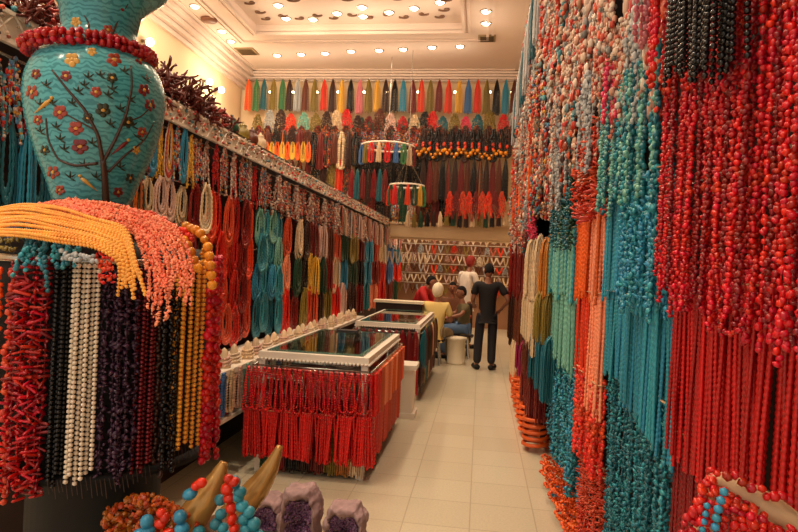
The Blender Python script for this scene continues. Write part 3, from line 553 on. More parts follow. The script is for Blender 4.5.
C7 = [(283, 292, [CORO, SALMON, REDS], ['coral', 'salmon', 'red']), (292, 300, [CREAM, DGREEN, DRED], ['cream', 'dark green', 'dark red']), (300, 308, [DBROWN, BLACK, OLIVE], ['dark brown', 'black', 'olive']), (308, 316, [MAROON, YELLOW, CORO], ['maroon', 'yellow', 'orange']), (316, 323, [PINKW, DGREEN, DBROWN], ['pale pink', 'green', 'dark brown']),
      (323, 331, [BROWN, DRED, OLIVE], ['brown', 'red brown', 'olive']), (331, 339, [CORO, CREAM, REDS], ['coral orange', 'white', 'bright red']), (339, 347, [DGREEN, TEALB, PINKW], ['dark green', 'pale blue', 'light pink']), (347, 355, [OLIVE, DGREEN, DBROWN], ['leaf green', 'bottle green', 'black brown']), (355, 362, [MAROON, BLACK, DRED], ['wine red', 'jet black', 'deep red']),
      (362, 370, [TEALB, TEALB, TEAL], ['sky blue', 'turquoise blue', 'teal']), (370, 378, [CORO, DRED, SALMON], ['rust', 'crimson', 'rose salmon']), (378, 386, [CREAM, REDS, REDS], ['ivory', 'scarlet', 'vermilion']), (386, 393, [BLUE, BLUE, MAROON], ['steel blue', 'slate blue', 'plum']), (393, 399, [TEALD, REDS, DGREEN], ['sea green', 'ruby', 'moss'])]
for (a0, a1, ms, cs) in C7:
    for (z0, z1, mt, c) in zip((2.12, 1.7, 1.28), (1.66, 1.22, .72), ms, cs):
        ltier(a0, a1, 0, 0, ['petal', 'tassel'], [mt], c, LW, .24 if a0 < 340 else .34, z0=z0, z1=z1)
# counter with bust cones
t = tag(empty('display_counter', (-2.24, 3.2, 0)), 'low white counter running along the foot of the left side', 'counter')
MB().box(0, .44, 0, 6.2, .76, .80).build('counter_top', WHITE, t); MB().box(0, .36, 0, 6.2, .45, .76).build('front_panel', DARK, t); MB().box(0, .44, 0, 6.2, .42, .45).build('lower_ledge', WHITE, t); MB().box(0, .06, .0, 6.2, 0, .42).build('plinth', DARK, t)
bust_p = MB().lathe([(.055, 0), (.05, .02), (.03, .09), (.022, .13), (.001, .15)], 14).mesh('bust')
mb = MB()
for k in range(3):
    a = np.linspace(0, 2*PI, 20)
    for x in a[:-1]: mb.blob(ICO1, ((.055-.008*k)*math.cos(x), (.055-.008*k)*math.sin(x), .03+.025*k+.012*math.sin(x)), .009)
pearl_p = mb.mesh('pearls')
for i in range(24):
    y = 3.6+i*.23; t = tag(empty('necklace_bust', (-1.9+.02*(i % 2), y, .80)), f'white bust cone wound with pearls on the left counter, {ordn(i)} from the camera', 'display bust', 'bust cones on the left counter')
    inst('bust', bust_p, CREAM, t); inst('pearl_string', pearl_p, (PINKW, PEARL, CREAM)[i % 3], t)
CN = [(PEARL, 'white pearl'), (YELLOW, 'yellow'), (MIX2, 'mixed bright'), (PEARL, 'pearl'), (BLUE, 'blue'), (CREAM, 'cream'), (PINKW, 'pink'), (AQUA, 'aqua')]
for i in range(26):
    mt, c = CN[i % 8]
    o = fh('pearl_necklace', f'{c} necklace on the front of the left counter, {ordn(i)} from the camera', 'necklace', 'necklaces on the counter front', 'loop', mt, (-1.80, 3.5+i*.15, .79), PI/2, .13, .31, .08); o.rotation_euler[1] = 0
for i in range(16):
    mb = None
    o = inst('bead_pile', far('gems', i % 3), (TEALB, RED, MIX2)[i % 3], None, (-1.83, 3.4+i*.22, .47), (PI/2, 0, PI/2), (.16, .12, .2)); tag(o, f'small bead bundle lying on the lower ledge of the left counter, {ordn(i)} from the camera', 'bead bundle', 'bundles on the lower ledge')

# coral branches and jars on top of the left shelf
def branch(mb, p, d, L, r, depth, rs):
    q = [p]; 
    for k in range(4):
        d = d+rs.normal(size=3)*.28; d /= np.linalg.norm(d); q.append(q[-1]+d*L/4)
    q = np.array(q); mb.tube(resample(q, L/8), np.linspace(r, r*.6, len(resample(q, L/8))), 6)
    mb.blob(ICO1, q[-1], r*.75)
    if depth: 
        for k in range(3): branch(mb, q[random.choice((2, 3, 4))], d+rs.normal(size=3)*.75+np.array([0, 0, .15]), L*.66, r*.66, depth-1, rs)
CORALD = plain('dark_coral', (92, 30, 20), .25, noise=.4, nscale=12); CORALR = plain('red_coral_branch', (170, 44, 34), .35, noise=.3, nscale=12)
for i, (px, py, s, mt, lb) in enumerate([(165, 92, .32, CORALD, 'dark glossy branching coral on the left shelf right behind the vase'), (182, 98, .30, CORALD, 'dark brown coral tree on the left shelf, nearest the cornice lights'), (196, 108, .24, CORALD, 'bushy dark coral leaning right on the left shelf'), (206, 118, .2, CORALR, 'red coral branch lying beyond the dark corals'), (20, 40, .26, CORALD, 'dark coral on the left shelf left of the vase neck'), (50, 30, .26, CORALR, 'reddish coral behind the vase neck'), (222, 128, .2, CORALD, 'small dark coral before the green jars'), (150, 84, .3, CORALD, 'dark coral showing at the right shoulder of the vase')]):
    p = at(px, py, 0, -2.28); p[2] = 2.715; rs = np.random.default_rng(20+i); mb = MB()
    mb.lathe([(.06, 0), (.07, .02), (.03, .05)], 10, (0, 0, 0))
    for k in range(11): branch(mb, np.array([0, 0, .03]), np.array([math.cos(k*.9)*.9, math.sin(k*.9)*1.0, .35+.1*(k % 6)]), s*.55, .024, 2, rs)
    o = mb.build('branching_coral', mt, None, True, p); tag(o, lb, 'coral')
for i, (y, mt, lb) in enumerate([(4.75, MAROON, 'maroon'), (4.95, CREAM, 'cream'), (5.15, DGREEN, 'green'), (5.4, OLIVE, 'olive'), (5.62, BROWN, 'brown'), (5.85, CREAM, 'ivory')]):
    t = tag(empty('lidded_jar', (-2.28, y, 2.715)), f'{lb} stone jar on the left shelf, {ordn(i)} from the camera beyond the corals', 'jar', 'stone jars on the left shelf')
    t.scale = (.62,)*3
    MB().lathe([(.05, 0), (.09, .05), (.11, .12), (.09, .2), (.05, .23), (.06, .25)], 18).build('body', mt, t, True)
    MB().lathe([(.062, .25), (.05, .27), (.015, .29), (.02, .31), (.001, .325)], 14).build('lid', mt, t, True)

# ------------------------------------------------------------------ glass cases
GLASS = plain('case_glass', (235, 245, 240), .02, trans=1)
def glass_case(x0, x1, y0, y1, zt, label):
    t = tag(empty('glass_display_case', ((x0+x1)/2, (y0+y1)/2, 0)), label, 'display case', 'glass display cases'); cx, cy = (x0+x1)/2, (y0+y1)/2; a, c = (x1-x0)/2, (y1-y0)/2
    w = .085; mb = MB()
    mb.box(-a, a, -c, -c+w, zt-.05, zt).box(-a, a, c-w, c, zt-.05, zt).box(-a, -a+w, -c+w, c-w, zt-.05, zt).box(a-w, a, -c+w, c-w, zt-.05, zt)
    mb.build('top_frame', WHITE, t)
    mb = MB()
    for s in (-1, 1):
        for k in np.arange(-a, a, .03): mb.blob(ICO1, (k, s*(c+.004), zt-.055), .012)
        for k in np.arange(-c, c, .03): mb.blob(ICO1, (s*(a+.004), k, zt-.055), .012)
    mb.build('beaded_edge', WHITE, t, True)
    MB().box(-a+w*.6, a-w*.6, -c+w*.6, c-w*.6, zt+.001, zt+.009).build('glass_top', GLASS, t)
    mb = MB(); mb.box(-a+w-.012, a-w+.012, -c+w-.012, -c+w, zt+.002, zt+.011).box(-a+w-.012, a-w+.012, c-w, c-w+.012, zt+.002, zt+.011).box(-a+w-.012, -a+w, -c+w, c-w, zt+.002, zt+.011).box(a-w, a-w+.012, -c+w, c-w, zt+.002, zt+.011)
    mb.build('glass_edge', plain('green_edge', (96, 140, 118), .2), t)
    for sx in (-1, 1):
        for sy in (-1, 1): MB().box(sx*(a-.03)-.025, sx*(a-.03)+.025, sy*(c-.03)-.025, sy*(c-.03)+.025, 0, zt-.05).build('corner_post', WHITE, t)
    MB().box(-a+.07, a-.07, -c+.07, c-.07, .03, .56).build('cabinet_body', DARK, t)
    MB().box(-a+.06, a-.06, -c+.06, c-.06, .56, .58).build('inner_shelf', plain('inner_cloth', (60, 40, 30), .8), t)
    for s in (-1, 1):
        MB().box(-a+.06, a-.06, s*(c-.05)-.003, s*(c-.05)+.003, .6, zt-.05).build('side_pane', GLASS, t); MB().box(s*(a-.05)-.003, s*(a-.05)+.003, -c+.06, c-.06, .6, zt-.05).build('side_pane', GLASS, t)
        MB().tube([[-a-.03, s*(c+.03), zt-.1], [a+.03, s*(c+.03), zt-.1]], .006, 6).build('hanging_rail', METAL, t, True); MB().tube([[s*(a+.03), -c-.03, zt-.1], [s*(a+.03), c+.03, zt-.1]], .006, 6).build('hanging_rail', METAL, t, True)
    return t
glass_case(-1.66, -.80, 4.42, 6.14, .92, 'white framed glass display case in front, hung with red beads')
glass_case(-1.50, -.70, 7.25, 9.45, .92, 'white framed glass display case farther back, hung with dark red beads')
# trays of necklaces in the cases
ic = [(BROWN, 'brown'), (MAROON, 'maroon'), (CREAM, 'cream'), (DBROWN, 'dark brown'), (CORO, 'coral'), (OLIVE, 'olive'), (SILVER, 'silver')]
for ci, (cx, y0, n) in enumerate(((-1.23, 4.6, 11), (-1.1, 7.45, 12))):
    for i in range(n):
        mt, c = ic[(i*3+ci) % 7]; o = inst('case_necklace', far('petal', i % 3), mt, None, (cx-.27+.02*(i % 3), y0+.07+i*(.125 if ci == 0 else .155), .61), (PI/2, 0, PI/2), (.14, .12, .56))
        tag(o, f'{c} necklace inside the {("front","far")[ci]} glass case, {ordn(i)} from the camera', 'necklace', f'necklaces inside the {("front","far")[ci]} glass case')
# red loops round the front case
def ubead(v):
    key = ('u', v)
    if key not in CACHE:
        mb = MB(); h = .024+.007*v; L = .335
        q = [[-.004, 0, 0], [-h*.6, 0, -.1], [-h, 0, -L+.05]]+[[-h*math.cos(a), .0, -L+.03-.035*math.sin(a)] for a in np.linspace(.2, PI-.2, 6)]+[[h, .0, -L+.05], [h*.6, 0, -.1], [.004, 0, 0]]
        put_beads(mb, resample(q, .004), 'round', .0095+.001*v); CACHE[key] = mb.mesh('looped_strand')
    return CACHE[key]
def loopneck(label, grp, loc, rz, mat):
    t = tag(empty('coral_bead_necklace', loc, rz), label, 'necklace', grp)
    inst('bead_strand', ubead(random.randrange(3)), mat, t, (0, .0, 0), (random.uniform(-.03, .03), random.uniform(-.06, .06), 0), (1, 1, random.uniform(.9, 1.06)))
    inst('bead_strand', ubead(random.randrange(3)), mat, t, (.012, -.024, -.0), (random.uniform(-.03, .03), random.uniform(-.08, .08), 0), (.8, 1, random.uniform(.8, .98)))
    inst('tie_cord', tie_mesh(), METAL, t, (0, 0, .004), (0, 0, 0), (.03, .03, .02))
for i in range(24):
    loopneck(f'red looped coral necklace on the near side of the front case, {ordn(i)} from the left', 'red looped necklaces on the front case', (-1.70+i*.0398, 4.33+.012*(i % 2), .81), 0, (REDS, RED, REDS, RED)[i % 4])
ftas = [('red',  FRED), ('red', REDS), ('red', REDS), ('dark red', RED), ('bright red', REDS), ('vivid red', REDS)]
for i in range(7):
    nm, mt = ftas[min(i, 5)]
    hank('red_tassel_hank', f'{nm} tassel hank below the looped necklaces of the front case, {ordn(i)} from the left', 'bead hank', 'red tassels on the near side of the front case', (-1.66+i*.145, 4.35, .50), 0, .36, .15, 15, 'fine', .0105, mt, [mt, REDS, RED], thick=.02, spread=.8)
for i in range(11):
    hank('orange_hank', f'{("red","red","orange","salmon","bright orange","salmon pink","orange","salmon","orange","coral orange","orange")[i]} hank along the aisle side of the front case, {ordn(i)} from the camera', 'bead hank', 'orange hanks on the aisle side of the front case', (-.755, 4.46+i*.155, .81), PI/2, .33+.01*(i % 3), .15, 8, 'fine', .0115, (REDS, REDS, ORANGE, SALMON, ORANGE, SALMON, ORANGE, SALMON, ORANGE, ORED, ORANGE)[i], None, thick=.016, spread=.8)
    hank('orange_red_tassel_hank', f'orange red tassel in the lower aisle row of the front case, {ordn(i)} from the camera', 'bead hank', 'lower tassels on the aisle side of the front case', (-.78, 4.46+i*.155, .52), PI/2, .42, .155, 9, 'fine', .0105, (REDS, ORED, CORO)[min(2, i//3)], None, thick=.014, spread=.85)
for i in range(8):
    mt, c = [(DGREEN, 'dark green'), (DRED, 'dark red'), (BLACK, 'black'), (DBROWN, 'dark brown'), (MAROON, 'maroon'), (OLIVE, 'olive'), (OLGOLD, 'old gold'), (CREAM, 'sand')][i]
    fh('low_tassel_hank', f'{c} hank hanging low on the front case above the geodes', 'bead hank', 'low hanks on the front case', 'tassel', mt, (-1.56+i*.1, 4.42, .40), 0, .12, .38, .07)
# second case
for i in range(10):
    fh('dark_red_tassel', f'dark red bead hank on the near side of the far case, {ordn(i)} from the left', 'bead hank', 'dark red hanks on the far case', 'tassel', (MAROON, DRED)[i % 2], (-1.46+i*.08, 7.17, .84), 0, .1, .36, .1)
    fh('low_red_tassel', f'deep red hank low on the near side of the far case, {ordn(i)} from the left', 'bead hank', 'lower red hanks on the far case', 'tassel', (DRED, RED)[i % 2], (-1.46+i*.08, 7.2, .52), 0, .11, .46, .1)
s2 = [(TEALD, 'dark turquoise'), (MAROON, 'maroon'), (DBROWN, 'dark brown'), (DGREEN, 'dark green'), (BROWN, 'brown'), (MIX3, 'dark mixed'), (CREAM, 'cream'), (MIX3, 'mixed dark'), (OLIVE, 'olive'), (BROWN, 'rust'), (DBROWN, 'blackish')]
for i in range(11):
    mt, c = s2[i]
    fh('side_hank', f'{c} hank on the aisle side of the far case, {ordn(i)} from the camera', 'bead hank', 'hanks on the aisle side of the far case', 'tassel', mt, (-.65, 7.3+i*.19, .84), PI/2, .19, .45, .12)
    mt, c = s2[(i*3+2) % 11]
    fh('lower_side_hank', f'{c} bundle low on the aisle side of the far case, {ordn(i)} from the camera', 'bead bundle', 'low bundles on the aisle side of the far case', 'petal', mt, (-.66, 7.3+i*.19, .5), PI/2, .2, .4, .12)
t = tag(empty('card_tray', at(348, 331, 2, .93)), 'small dark tray lying on the glass of the front case', 'tray')
MB().box(-.11, .11, -.05, .05, .0, .012).box(-.11, -.1, -.05, .05, .01, .022).box(.1, .11, -.05, .05, .01, .022).build('tray', plain('grey_tray', (60, 58, 56), .4), t)
t = tag(empty('plinth', (-.76, 6.48, 0)), 'short white plinth standing between the two glass cases', 'plinth')
MB().box(-.13, .13, -.16, .16, 0, .06).box(-.10, .10, -.13, .13, .06, .52).build('column', WHITE, t); MB().box(-.13, .13, -.16, .16, .52, .57).build('cap', WHITE, t)

# ------------------------------------------------------------------ amethyst geodes
ROCK = plain('geode_rock', (158, 128, 128), .8, noise=.5, nscale=22, bump=1.0); CRY = bead('amethyst_crystal', (118, 80, 116), .15, .45, .02)
def geode(px, top, y, hw, H, lb, seed):
    p = at(px, top, 1, y); H = p[2]-.0; t = tag(empty('amethyst_geode', (p[0], y, 0)), lb, 'geode', 'amethyst geodes on the floor')
    rs = np.random.default_rng(seed); n = 44; mb = MB()
    def outline(s, z0=0): 
        o = []
        for k in range(n):
            a = 2*PI*k/n; o.append([hw*s*np.sign(math.cos(a))*abs(math.cos(a))**.6, H*.5+H*.5*s*np.sign(math.sin(a))*abs(math.sin(a))**.55])
        return np.array(o)
    j = 1+rs.uniform(-.035, .035, n)+.04*np.sin(np.arange(n)*.9)
    rings = []
    for (s, yy) in ((.5, .13), (.85, .11), (1, .05), (1, -.06), (.93, -.085), (.80, -.095), (.72, -.07), (.35, .01), (.05, .03)):
        o = outline(s); rings.append(np.stack([o[:, 0]*j, np.full(n, yy)+rs.uniform(-.014, .014, n), np.maximum(0, (o[:, 1]-H*.5)*j+H*.5)], 1))
    V = np.concatenate(rings); f = [[i*n+k, i*n+(k+1) % n, (i+1)*n+(k+1) % n, (i+1)*n+k] for i in range(8) for k in range(n)]; f.append(list(range(n))[::-1]); f.append([8*n+k for k in range(n)])
    mb.raw(V, f); o = mb.build('rock_shell', ROCK, t, True)
    sb = o.modifiers.new('subsurf', 'SUBSURF'); sb.levels = sb.render_levels = 2
    if 'rough' not in bpy.data.textures: bpy.data.textures.new('rough', 'CLOUDS').noise_scale = .05
    dm = o.modifiers.new('rough', 'DISPLACE'); dm.texture = bpy.data.textures['rough']; dm.strength = .035; dm.mid_level = .5
    mb = MB()
    for k in range(520):
        a = rs.uniform(0, 2*PI); s = .68*math.sqrt(rs.uniform(0, 1)); o2 = [hw*s*np.sign(math.cos(a))*abs(math.cos(a))**.6, H*.5+H*.5*s*np.sign(math.sin(a))*abs(math.sin(a))**.55]
        mb.blob(OCT, (o2[0], -.07+.085*(1-s/.68), o2[1]), np.array((.009, .009, .017))*rs.uniform(.6, 1.1), rrot())
    c = mb.build('crystal_lining', CRY, t, False); c['kind'] = 'stuff'
geode(267, 494, 3.25, .115, .4, 'left amethyst geode, the one with a dark hollow near the horn', 1)
geode(303, 485, 3.2, .105, .4, 'tall flat topped amethyst geode in the middle', 2)
geode(347, 502, 3.2, .11, .35, 'rounded amethyst geode at right with a ring shaped hollow', 3)

# ------------------------------------------------------------------ foreground drum, vase, horns
DC = np.array([-.98, 1.83]); DR = .362
pc = at(107, 235, 1, 1.83); DC[0] = pc[0]
t = tag(empty('drum_stand', (DC[0], DC[1], 0)), 'round black stand carrying the vase and bead hanks in the left foreground', 'display stand')
MB().lathe([(.33, 1.0), (.335, 1.61), (.30, 1.645), (.001, 1.65)], 40).build('drum', BLACKM, t, True)
MB().lathe([(.36, 0), (.36, .04), (.2, .1), (.2, .94), (.36, .98), (.36, 1.0), (.3, 1.0)], 40).build('pedestal', BLACKM, t, True)
MB().lathe([(.34, 1.585), (.35, 1.595), (.34, 1.605)], 40, cap=False).build('hanging_rail', METAL, t, True)
def theta_for(px, z=1.35):
    best = None
    for th in np.linspace(-PI*.98, -.02, 700):
        q = pr((DC[0]+DR*math.cos(th), DC[1]+DR*math.sin(th), z)); d = abs(q[0]-px)
        nrm = np.array([math.cos(th), math.sin(th)])@(-np.array([DC[0]+DR*math.cos(th), DC[1]+DR*math.sin(th)]))
        if nrm > -.02 and (best is None or d < best[0]): best = (d, th)
    return best[1]
def drum_hank(x0, x1, ytop, ybot, kind, r, n, mat, name, label, mats=None, push=0):
    t0, t1 = theta_for(x0), theta_for(x1); tm = (t0+t1)/2
    R = DR+push; c = np.array([DC[0]+R*math.cos(tm), DC[1]+R*math.sin(tm)])
    dep = (np.array([c[0], c[1], 1.4])-_O)@_F
    xm = (x0+x1)/2; zt = EYE+dep*((266-ytop)+ROLL*(xm-399))/FPX; zb = EYE+dep*((266-ybot)+ROLL*(xm-399))/FPX; zt = min(zt, 1.64)
    t = tag(empty(name, (DC[0], DC[1], zt)), label, 'bead hank', 'hanks around the black drum'); L = zt-zb; Lq = round(L*10)/10
    for i in range(n):
        th = t0+(t1-t0)*(i+.5)/n; RR = R+(.012 if (i % 2 and n > 3) else 0)
        inst('bead_strand', strand(kind, Lq, r, random.randrange(3)), mats[i % len(mats)] if mats else mat, t, (RR*math.cos(th), RR*math.sin(th), 0), (0, 0, random.uniform(0, 6)), (1, 1, L/Lq*random.uniform(.95, 1.03)))
    if kind in ('round', 'fine', 'chip'):
        mb = MB()
        for i in range(n):
            th = t0+(t1-t0)*(i+.5)/n
            mb.tube([[R*math.cos(th), R*math.sin(th), -L], [R*math.cos(th+.02), R*math.sin(th+.02), -L-.03-random.random()*.03]], .0012, 4)
        mb.build('thread_ends', plain('dark_thread', (70, 48, 36), .8), t)
drum_hank(-22, 14, 268, 500, 'nugget', .010, 5, CORO, 'orange_coral_hank', 'orange chip hank at the far left edge of the drum', [CORO, ORANGE])
drum_hank(12, 50, 262, 492, 'stick', .0115, 8, DRED, 'red_coral_stick_hank', 'dark red branch coral hank, wildest one on the drum', [RED, DRED, RED], .005)
drum_hank(51, 68, 262, 480, 'round', .0072, 5, BLACK, 'black_bead_hank', 'shiny round black bead hank between red coral and pearls')
drum_hank(69, 98, 266, 478, 'round', .0074, 6, PEARL, 'pearl_hank', 'hank of creamy white pearls on the front of the drum', None, .004)
drum_hank(99, 134, 270, 478, 'chip', .0105, 8, AMETH, 'amethyst_chip_hank', 'dark purple amethyst chip hank beside the pearls')
drum_hank(135, 156, 270, 466, 'round', .0072, 5, GARNET, 'garnet_hank', 'dark garnet red round bead hank on the drum')
drum_hank(156, 175, 290, 470, 'nugget', .0085, 6, DBROWN, 'dark_chip_hank', 'blackish brown bead hank between garnets and golden beads', [DBROWN, BLACK])
drum_hank(172, 198, 262, 446, 'round', .0082, 8, GOLD, 'golden_bead_hank', 'golden yellow bead hank on the right of the drum', None, .006)
drum_hank(198, 226, 258, 455, 'nugget', .0135, 8, REDS, 'red_nugget_hank', 'bright red nugget hank at the right edge of the drum', [REDS, RED], .03)
drum_hank(212, 224, 236, 330, 'nugget', .009, 2, AMBER, 'amber_strand_hank', 'amber strand hank dangling behind the red nuggets', None, -.02)
def drape(name, label, paths, kind, r, mat, mats=None):
    t = tag(empty(name, (0, 0, 0)), label, 'bead hank', 'strands draped over the drum')
    for i, q in enumerate(paths):
        q = np.array(q); d = np.linspace(0, 1, len(q)); tt = np.linspace(0, 1, 40)
        # smooth the polyline
        P = np.stack([np.interp(tt, d, q[:, k]) for k in range(3)], 1)
        for _ in range(6): P[1:-1] = (P[:-2]+2*P[1:-1]+P[2:])/4
        mb = MB(); put_beads(mb, P, kind, r); o = mb.build('bead_strand', mats[i % len(mats)] if mats else mat, t, True)
def A(px, py, y): return at(px, py, 1, y)
ys = []
for i in range(19):                                     # yellow strands sweeping over the front
    u = i/18; j = lambda s=2: random.uniform(-s*1.3, s*1.3)
    ys.append([A(-12+j(), 211+24*u+j(2), 1.62-.1*u), A(20+j(), 204+30*u+j(2), 1.56-.12*u+random.uniform(-.015, .015)), A(60, 208+33*u+j(2), 1.50-.09*u+random.uniform(-.015, .01)), A(95, 219+27*u+j(1), 1.46-.05*u), A(118+10*(1-u), 240+20*u-14*(1-u), 1.44-.02*u), A(120+16*(1-u)+j(3), 266+j(4), 1.43-.01*random.random()), A(120+22*(1-u)+j(4), 284+random.uniform(-18, 14), 1.425)])
drape('yellow_bead_hank', 'yellow orange fine bead hank swept over the top front of the drum', ys, 'round', .0054, GOLD, [bead('sweep_yellow', (255, 178, 76), .4, .1)])
ys = []
for i in range(22):
    u = i/21; j = lambda s=2: random.uniform(-s, s)
    ex = 150+44*u
    ys.append([A(42+j(5), 203+7*(1-u)+j(1), 1.6-.07*(1-u)), A(75+j(), 199+17*(1-u), 1.57-.07*(1-u)), A(110, 204+19*(1-u)+j(), 1.55-.06*(1-u)), A(135+10*u, 219+14*(1-u)-8*u+j(2), 1.51), A(ex-12, 242-12*u+j(3), 1.47), A(ex+j(3), 270+j(4), 1.44-.01*random.random()), A(ex-4+j(6), 312-14*u+random.uniform(-22, 18), 1.42)])
drape('coral_pink_hank', 'salmon pink chip bead hank swept over the drum to the right', ys, 'chip', .0055, SALMON, [SALMON, SALMON, bead('sweep_coral', (255, 128, 92), .5, .1)])
ys = []
for i in range(10):
    x = 22+i*5.8+random.uniform(-2, 2); ys.append([A(x+8, 236, 1.52), A(x+4, 244, 1.46), A(x, 254, 1.43), A(x-1, 262+random.uniform(-4, 8), 1.42)])
ys.append([A(40, 250, 1.42), A(46, 270, 1.415), A(47, 290, 1.41)])
ys.append([A(24, 250, 1.42), A(17, 262, 1.42), A(14, 274, 1.42)])
drape('turquoise_chip_hank', 'turquoise chip hank bunched above the black and red strands', ys, 'nugget', .0075, TEALD, [TEALD, TEAL])
drape('orange_chip_strand', 'short orange red coral clump beside the pearl tops', [[A(98+i*4, 240, 1.44), A(99+i*4, 258, 1.415), A(100+i*4, 278+4*(i % 2), 1.41)] for i in range(4)], 'chip', .008, ORED)
drape('silver_chip_strand', 'grey silvery stone strand tied over the pearls', [[A(60, 250, 1.42), A(75, 262, 1.40), A(92, 256, 1.40)], [A(62, 258, 1.42), A(80, 254, 1.4), A(97, 262, 1.4)]], 'nugget', .007, SILVER)
drape('orange_coral_strand', 'orange red coral strand peeking out right of the salmon sweep', [[A(150+j_*3, 214+j_*2, 1.62), A(172, 224+j_*3, 1.60), A(192, 236+j_*2, 1.58)] for j_ in range(3)], 'nugget', .009, ORED)
drape('amber_bead_necklace', 'necklace of large butter amber beads at the right top of the drum', [[A(186, 226, 1.60), A(200, 232, 1.56), A(208, 246, 1.54), A(210, 262, 1.53), A(212, 285, 1.53)], [A(184, 240, 1.56), A(190, 250, 1.54), A(198, 268, 1.53)]], 'big', .0135, AMBER)
drape('green_chip_strand', 'greenish pale stone strand at the left edge under the yellow sweep', [[A(-8, 238, 1.5), A(6, 240, 1.47), A(20, 238, 1.45)], [A(-8, 246, 1.5), A(5, 248, 1.46), A(16, 250, 1.45)]], 'chip', .008, OLIVE)

# vase
VY = 1.78
vb = at(92, 205, 1, VY); VX = vb[0]; sc = (np.array([VX, VY, 2.0])-_O)@_F/FPX
ztop = 1.655
def VZ(py): return EYE+sc*((266-py)+ROLL*(92-399))
prof_px = [(206, 38), (200, 39), (180, 46), (160, 55), (140, 62), (120, 67), (105, 69), (90, 69), (78, 66), (66, 60), (56, 50), (48, 42), (38, 37), (28, 36), (18, 37), (8, 42), (0, 50), (-8, 60), (-14, 66)]
prof = [(r*sc*.93, VZ(y)) for y, r in prof_px]
prof = [(.09, ztop+.004), (.092, prof[0][1]-.01)]+prof
pz = np.array([z for r, z in prof]); prr = np.array([r for r, z in prof])
zz = np.linspace(pz[0], pz[-1], 90); rr = np.interp(zz, pz, prr)
for _ in range(5): rr[1:-1] = (rr[:-2]+2*rr[1:-1]+rr[2:])/4
def vr(z): return float(np.interp(z, zz, rr))
m, N, L_, bs = newmat('vase_enamel')
tc = N.new('ShaderNodeTexCoord'); wv = N.new('ShaderNodeTexWave'); wv.bands_direction = 'Z'; wv.inputs['Scale'].default_value = 20; wv.inputs['Distortion'].default_value = 9; wv.inputs['Detail'].default_value = 2; wv.inputs['Detail Scale'].default_value = 1.5
L_.new(tc.outputs['Object'], wv.inputs['Vector']); rp = N.new('ShaderNodeValToRGB'); rp.color_ramp.elements[0].color = lin((58, 134, 140)); rp.color_ramp.elements[1].color = lin((84, 168, 174)); rp.color_ramp.elements[0].position = .2; rp.color_ramp.elements[1].position = .5
L_.new(wv.outputs[0], rp.inputs[0]); L_.new(rp.outputs[0], bs.inputs['Base Color']); bs.inputs['Roughness'].default_value = .16
t = tag(empty('enamel_vase', (VX, VY, 0)), 'large turquoise enamel vase painted with a flowering tree', 'vase')
pf = list(zip(rr, zz)); pf += [(rr[-1]-.008, zz[-1]), (rr[-8]-.01, zz[-8]), (rr[-20]-.01, zz[-20])]
MB().lathe(pf, 72, cap=False).build('body', m, t, True)
# painted motifs lie on the body as thin enamel relief
TH0 = math.atan2(-VY, -VX)
def on(px, py, off=.0012):                       # point of the vase surface seen at a pixel
    z = VZ(py); 
    for _ in range(3):
        r = vr(z); u = max(-.985, min(.985, (px-(92+.045*(92-py)*0+ROLL*(205-py)*1.0*0))*sc/r)); th = TH0+math.asin(u); 
        q = pr((VX+r*math.cos(th), VY+r*math.sin(th), z)); z += (q[1]-py)*sc*.9; px_err = q[0]-px
    for _ in range(14):
        r = vr(z); q = pr((VX+r*math.cos(th), VY+r*math.sin(th), z)); th -= max(-.2, min(.2, (q[0]-px)*sc/max(.35*r, r*abs(math.cos(th-TH0))))); z += (q[1]-py)*sc*.8
        th = max(TH0-1.45, min(TH0+1.45, th))
    r = vr(z)+off
    return np.array([r*math.cos(th), r*math.sin(th), z])
BARK = plain('enamel_bark', (70, 46, 34), .2); LEAF = plain('enamel_leaf', (44, 52, 34), .2); PETAL = plain('enamel_petal', (158, 60, 38), .2); EYEY = plain('enamel_eye', (214, 160, 70), .2); PETD = plain('enamel_dark_petal', (120, 34, 30), .2)
mb = MB()
def sline(pts, r0, r1, mi=0):
    P = resample(np.array([[x, y, 0] for x, y in pts]), 3.0)
    for _ in range(3): P[1:-1] = (P[:-2]+2*P[1:-1]+P[2:])/4
    Q = np.array([on(a, b_, .0) for a, b_, _ in P]); mb.tube(Q, np.linspace(r0, r1, len(Q)), 6, mi)
trunk = [(106, 203), (105, 180), (103, 160)]
sline(trunk, .012, .009); sline([(103, 162), (98, 135), (85, 110), (66, 88), (52, 70)], .007, .003); sline([(103, 162), (115, 140), (126, 115), (132, 88), (131, 66)], .006, .003)
sline([(98, 163), (75, 166), (58, 160), (48, 140), (46, 118)], .005, .003); sline([(108, 172), (125, 155), (145, 140), (154, 122)], .005, .002); sline([(95, 130), (80, 122), (62, 112)], .003, .002); sline([(122, 122), (140, 118), (150, 108)], .003, .002)
sline([(85, 40), (90, 25), (80, 8)], .004, .002); sline([(110, 40), (118, 20), (128, 4)], .004, .002)
def frame_at(p):
    n_ = np.array([p[0], p[1], 0]); n_ /= np.linalg.norm(n_); u_ = np.array([-n_[1], n_[0], 0]); return np.stack([u_, np.array([0, 0, 1.]), n_], 1)
def flower(px, py, s, mi=2):
    s = s*1.05
    for k in range(5):
        a = k*2*PI/5+.3; c0 = on(px+s*.52*math.cos(a), py+s*.52*math.sin(a), .0008); mb.blob(ICO2, c0, (s*sc*.36, s*sc*.36, .0022), frame_at(c0), mi)
    c0 = on(px, py, .002); mb.blob(ICO2, c0, (s*sc*.24, s*sc*.24, .002), frame_at(c0), 3)
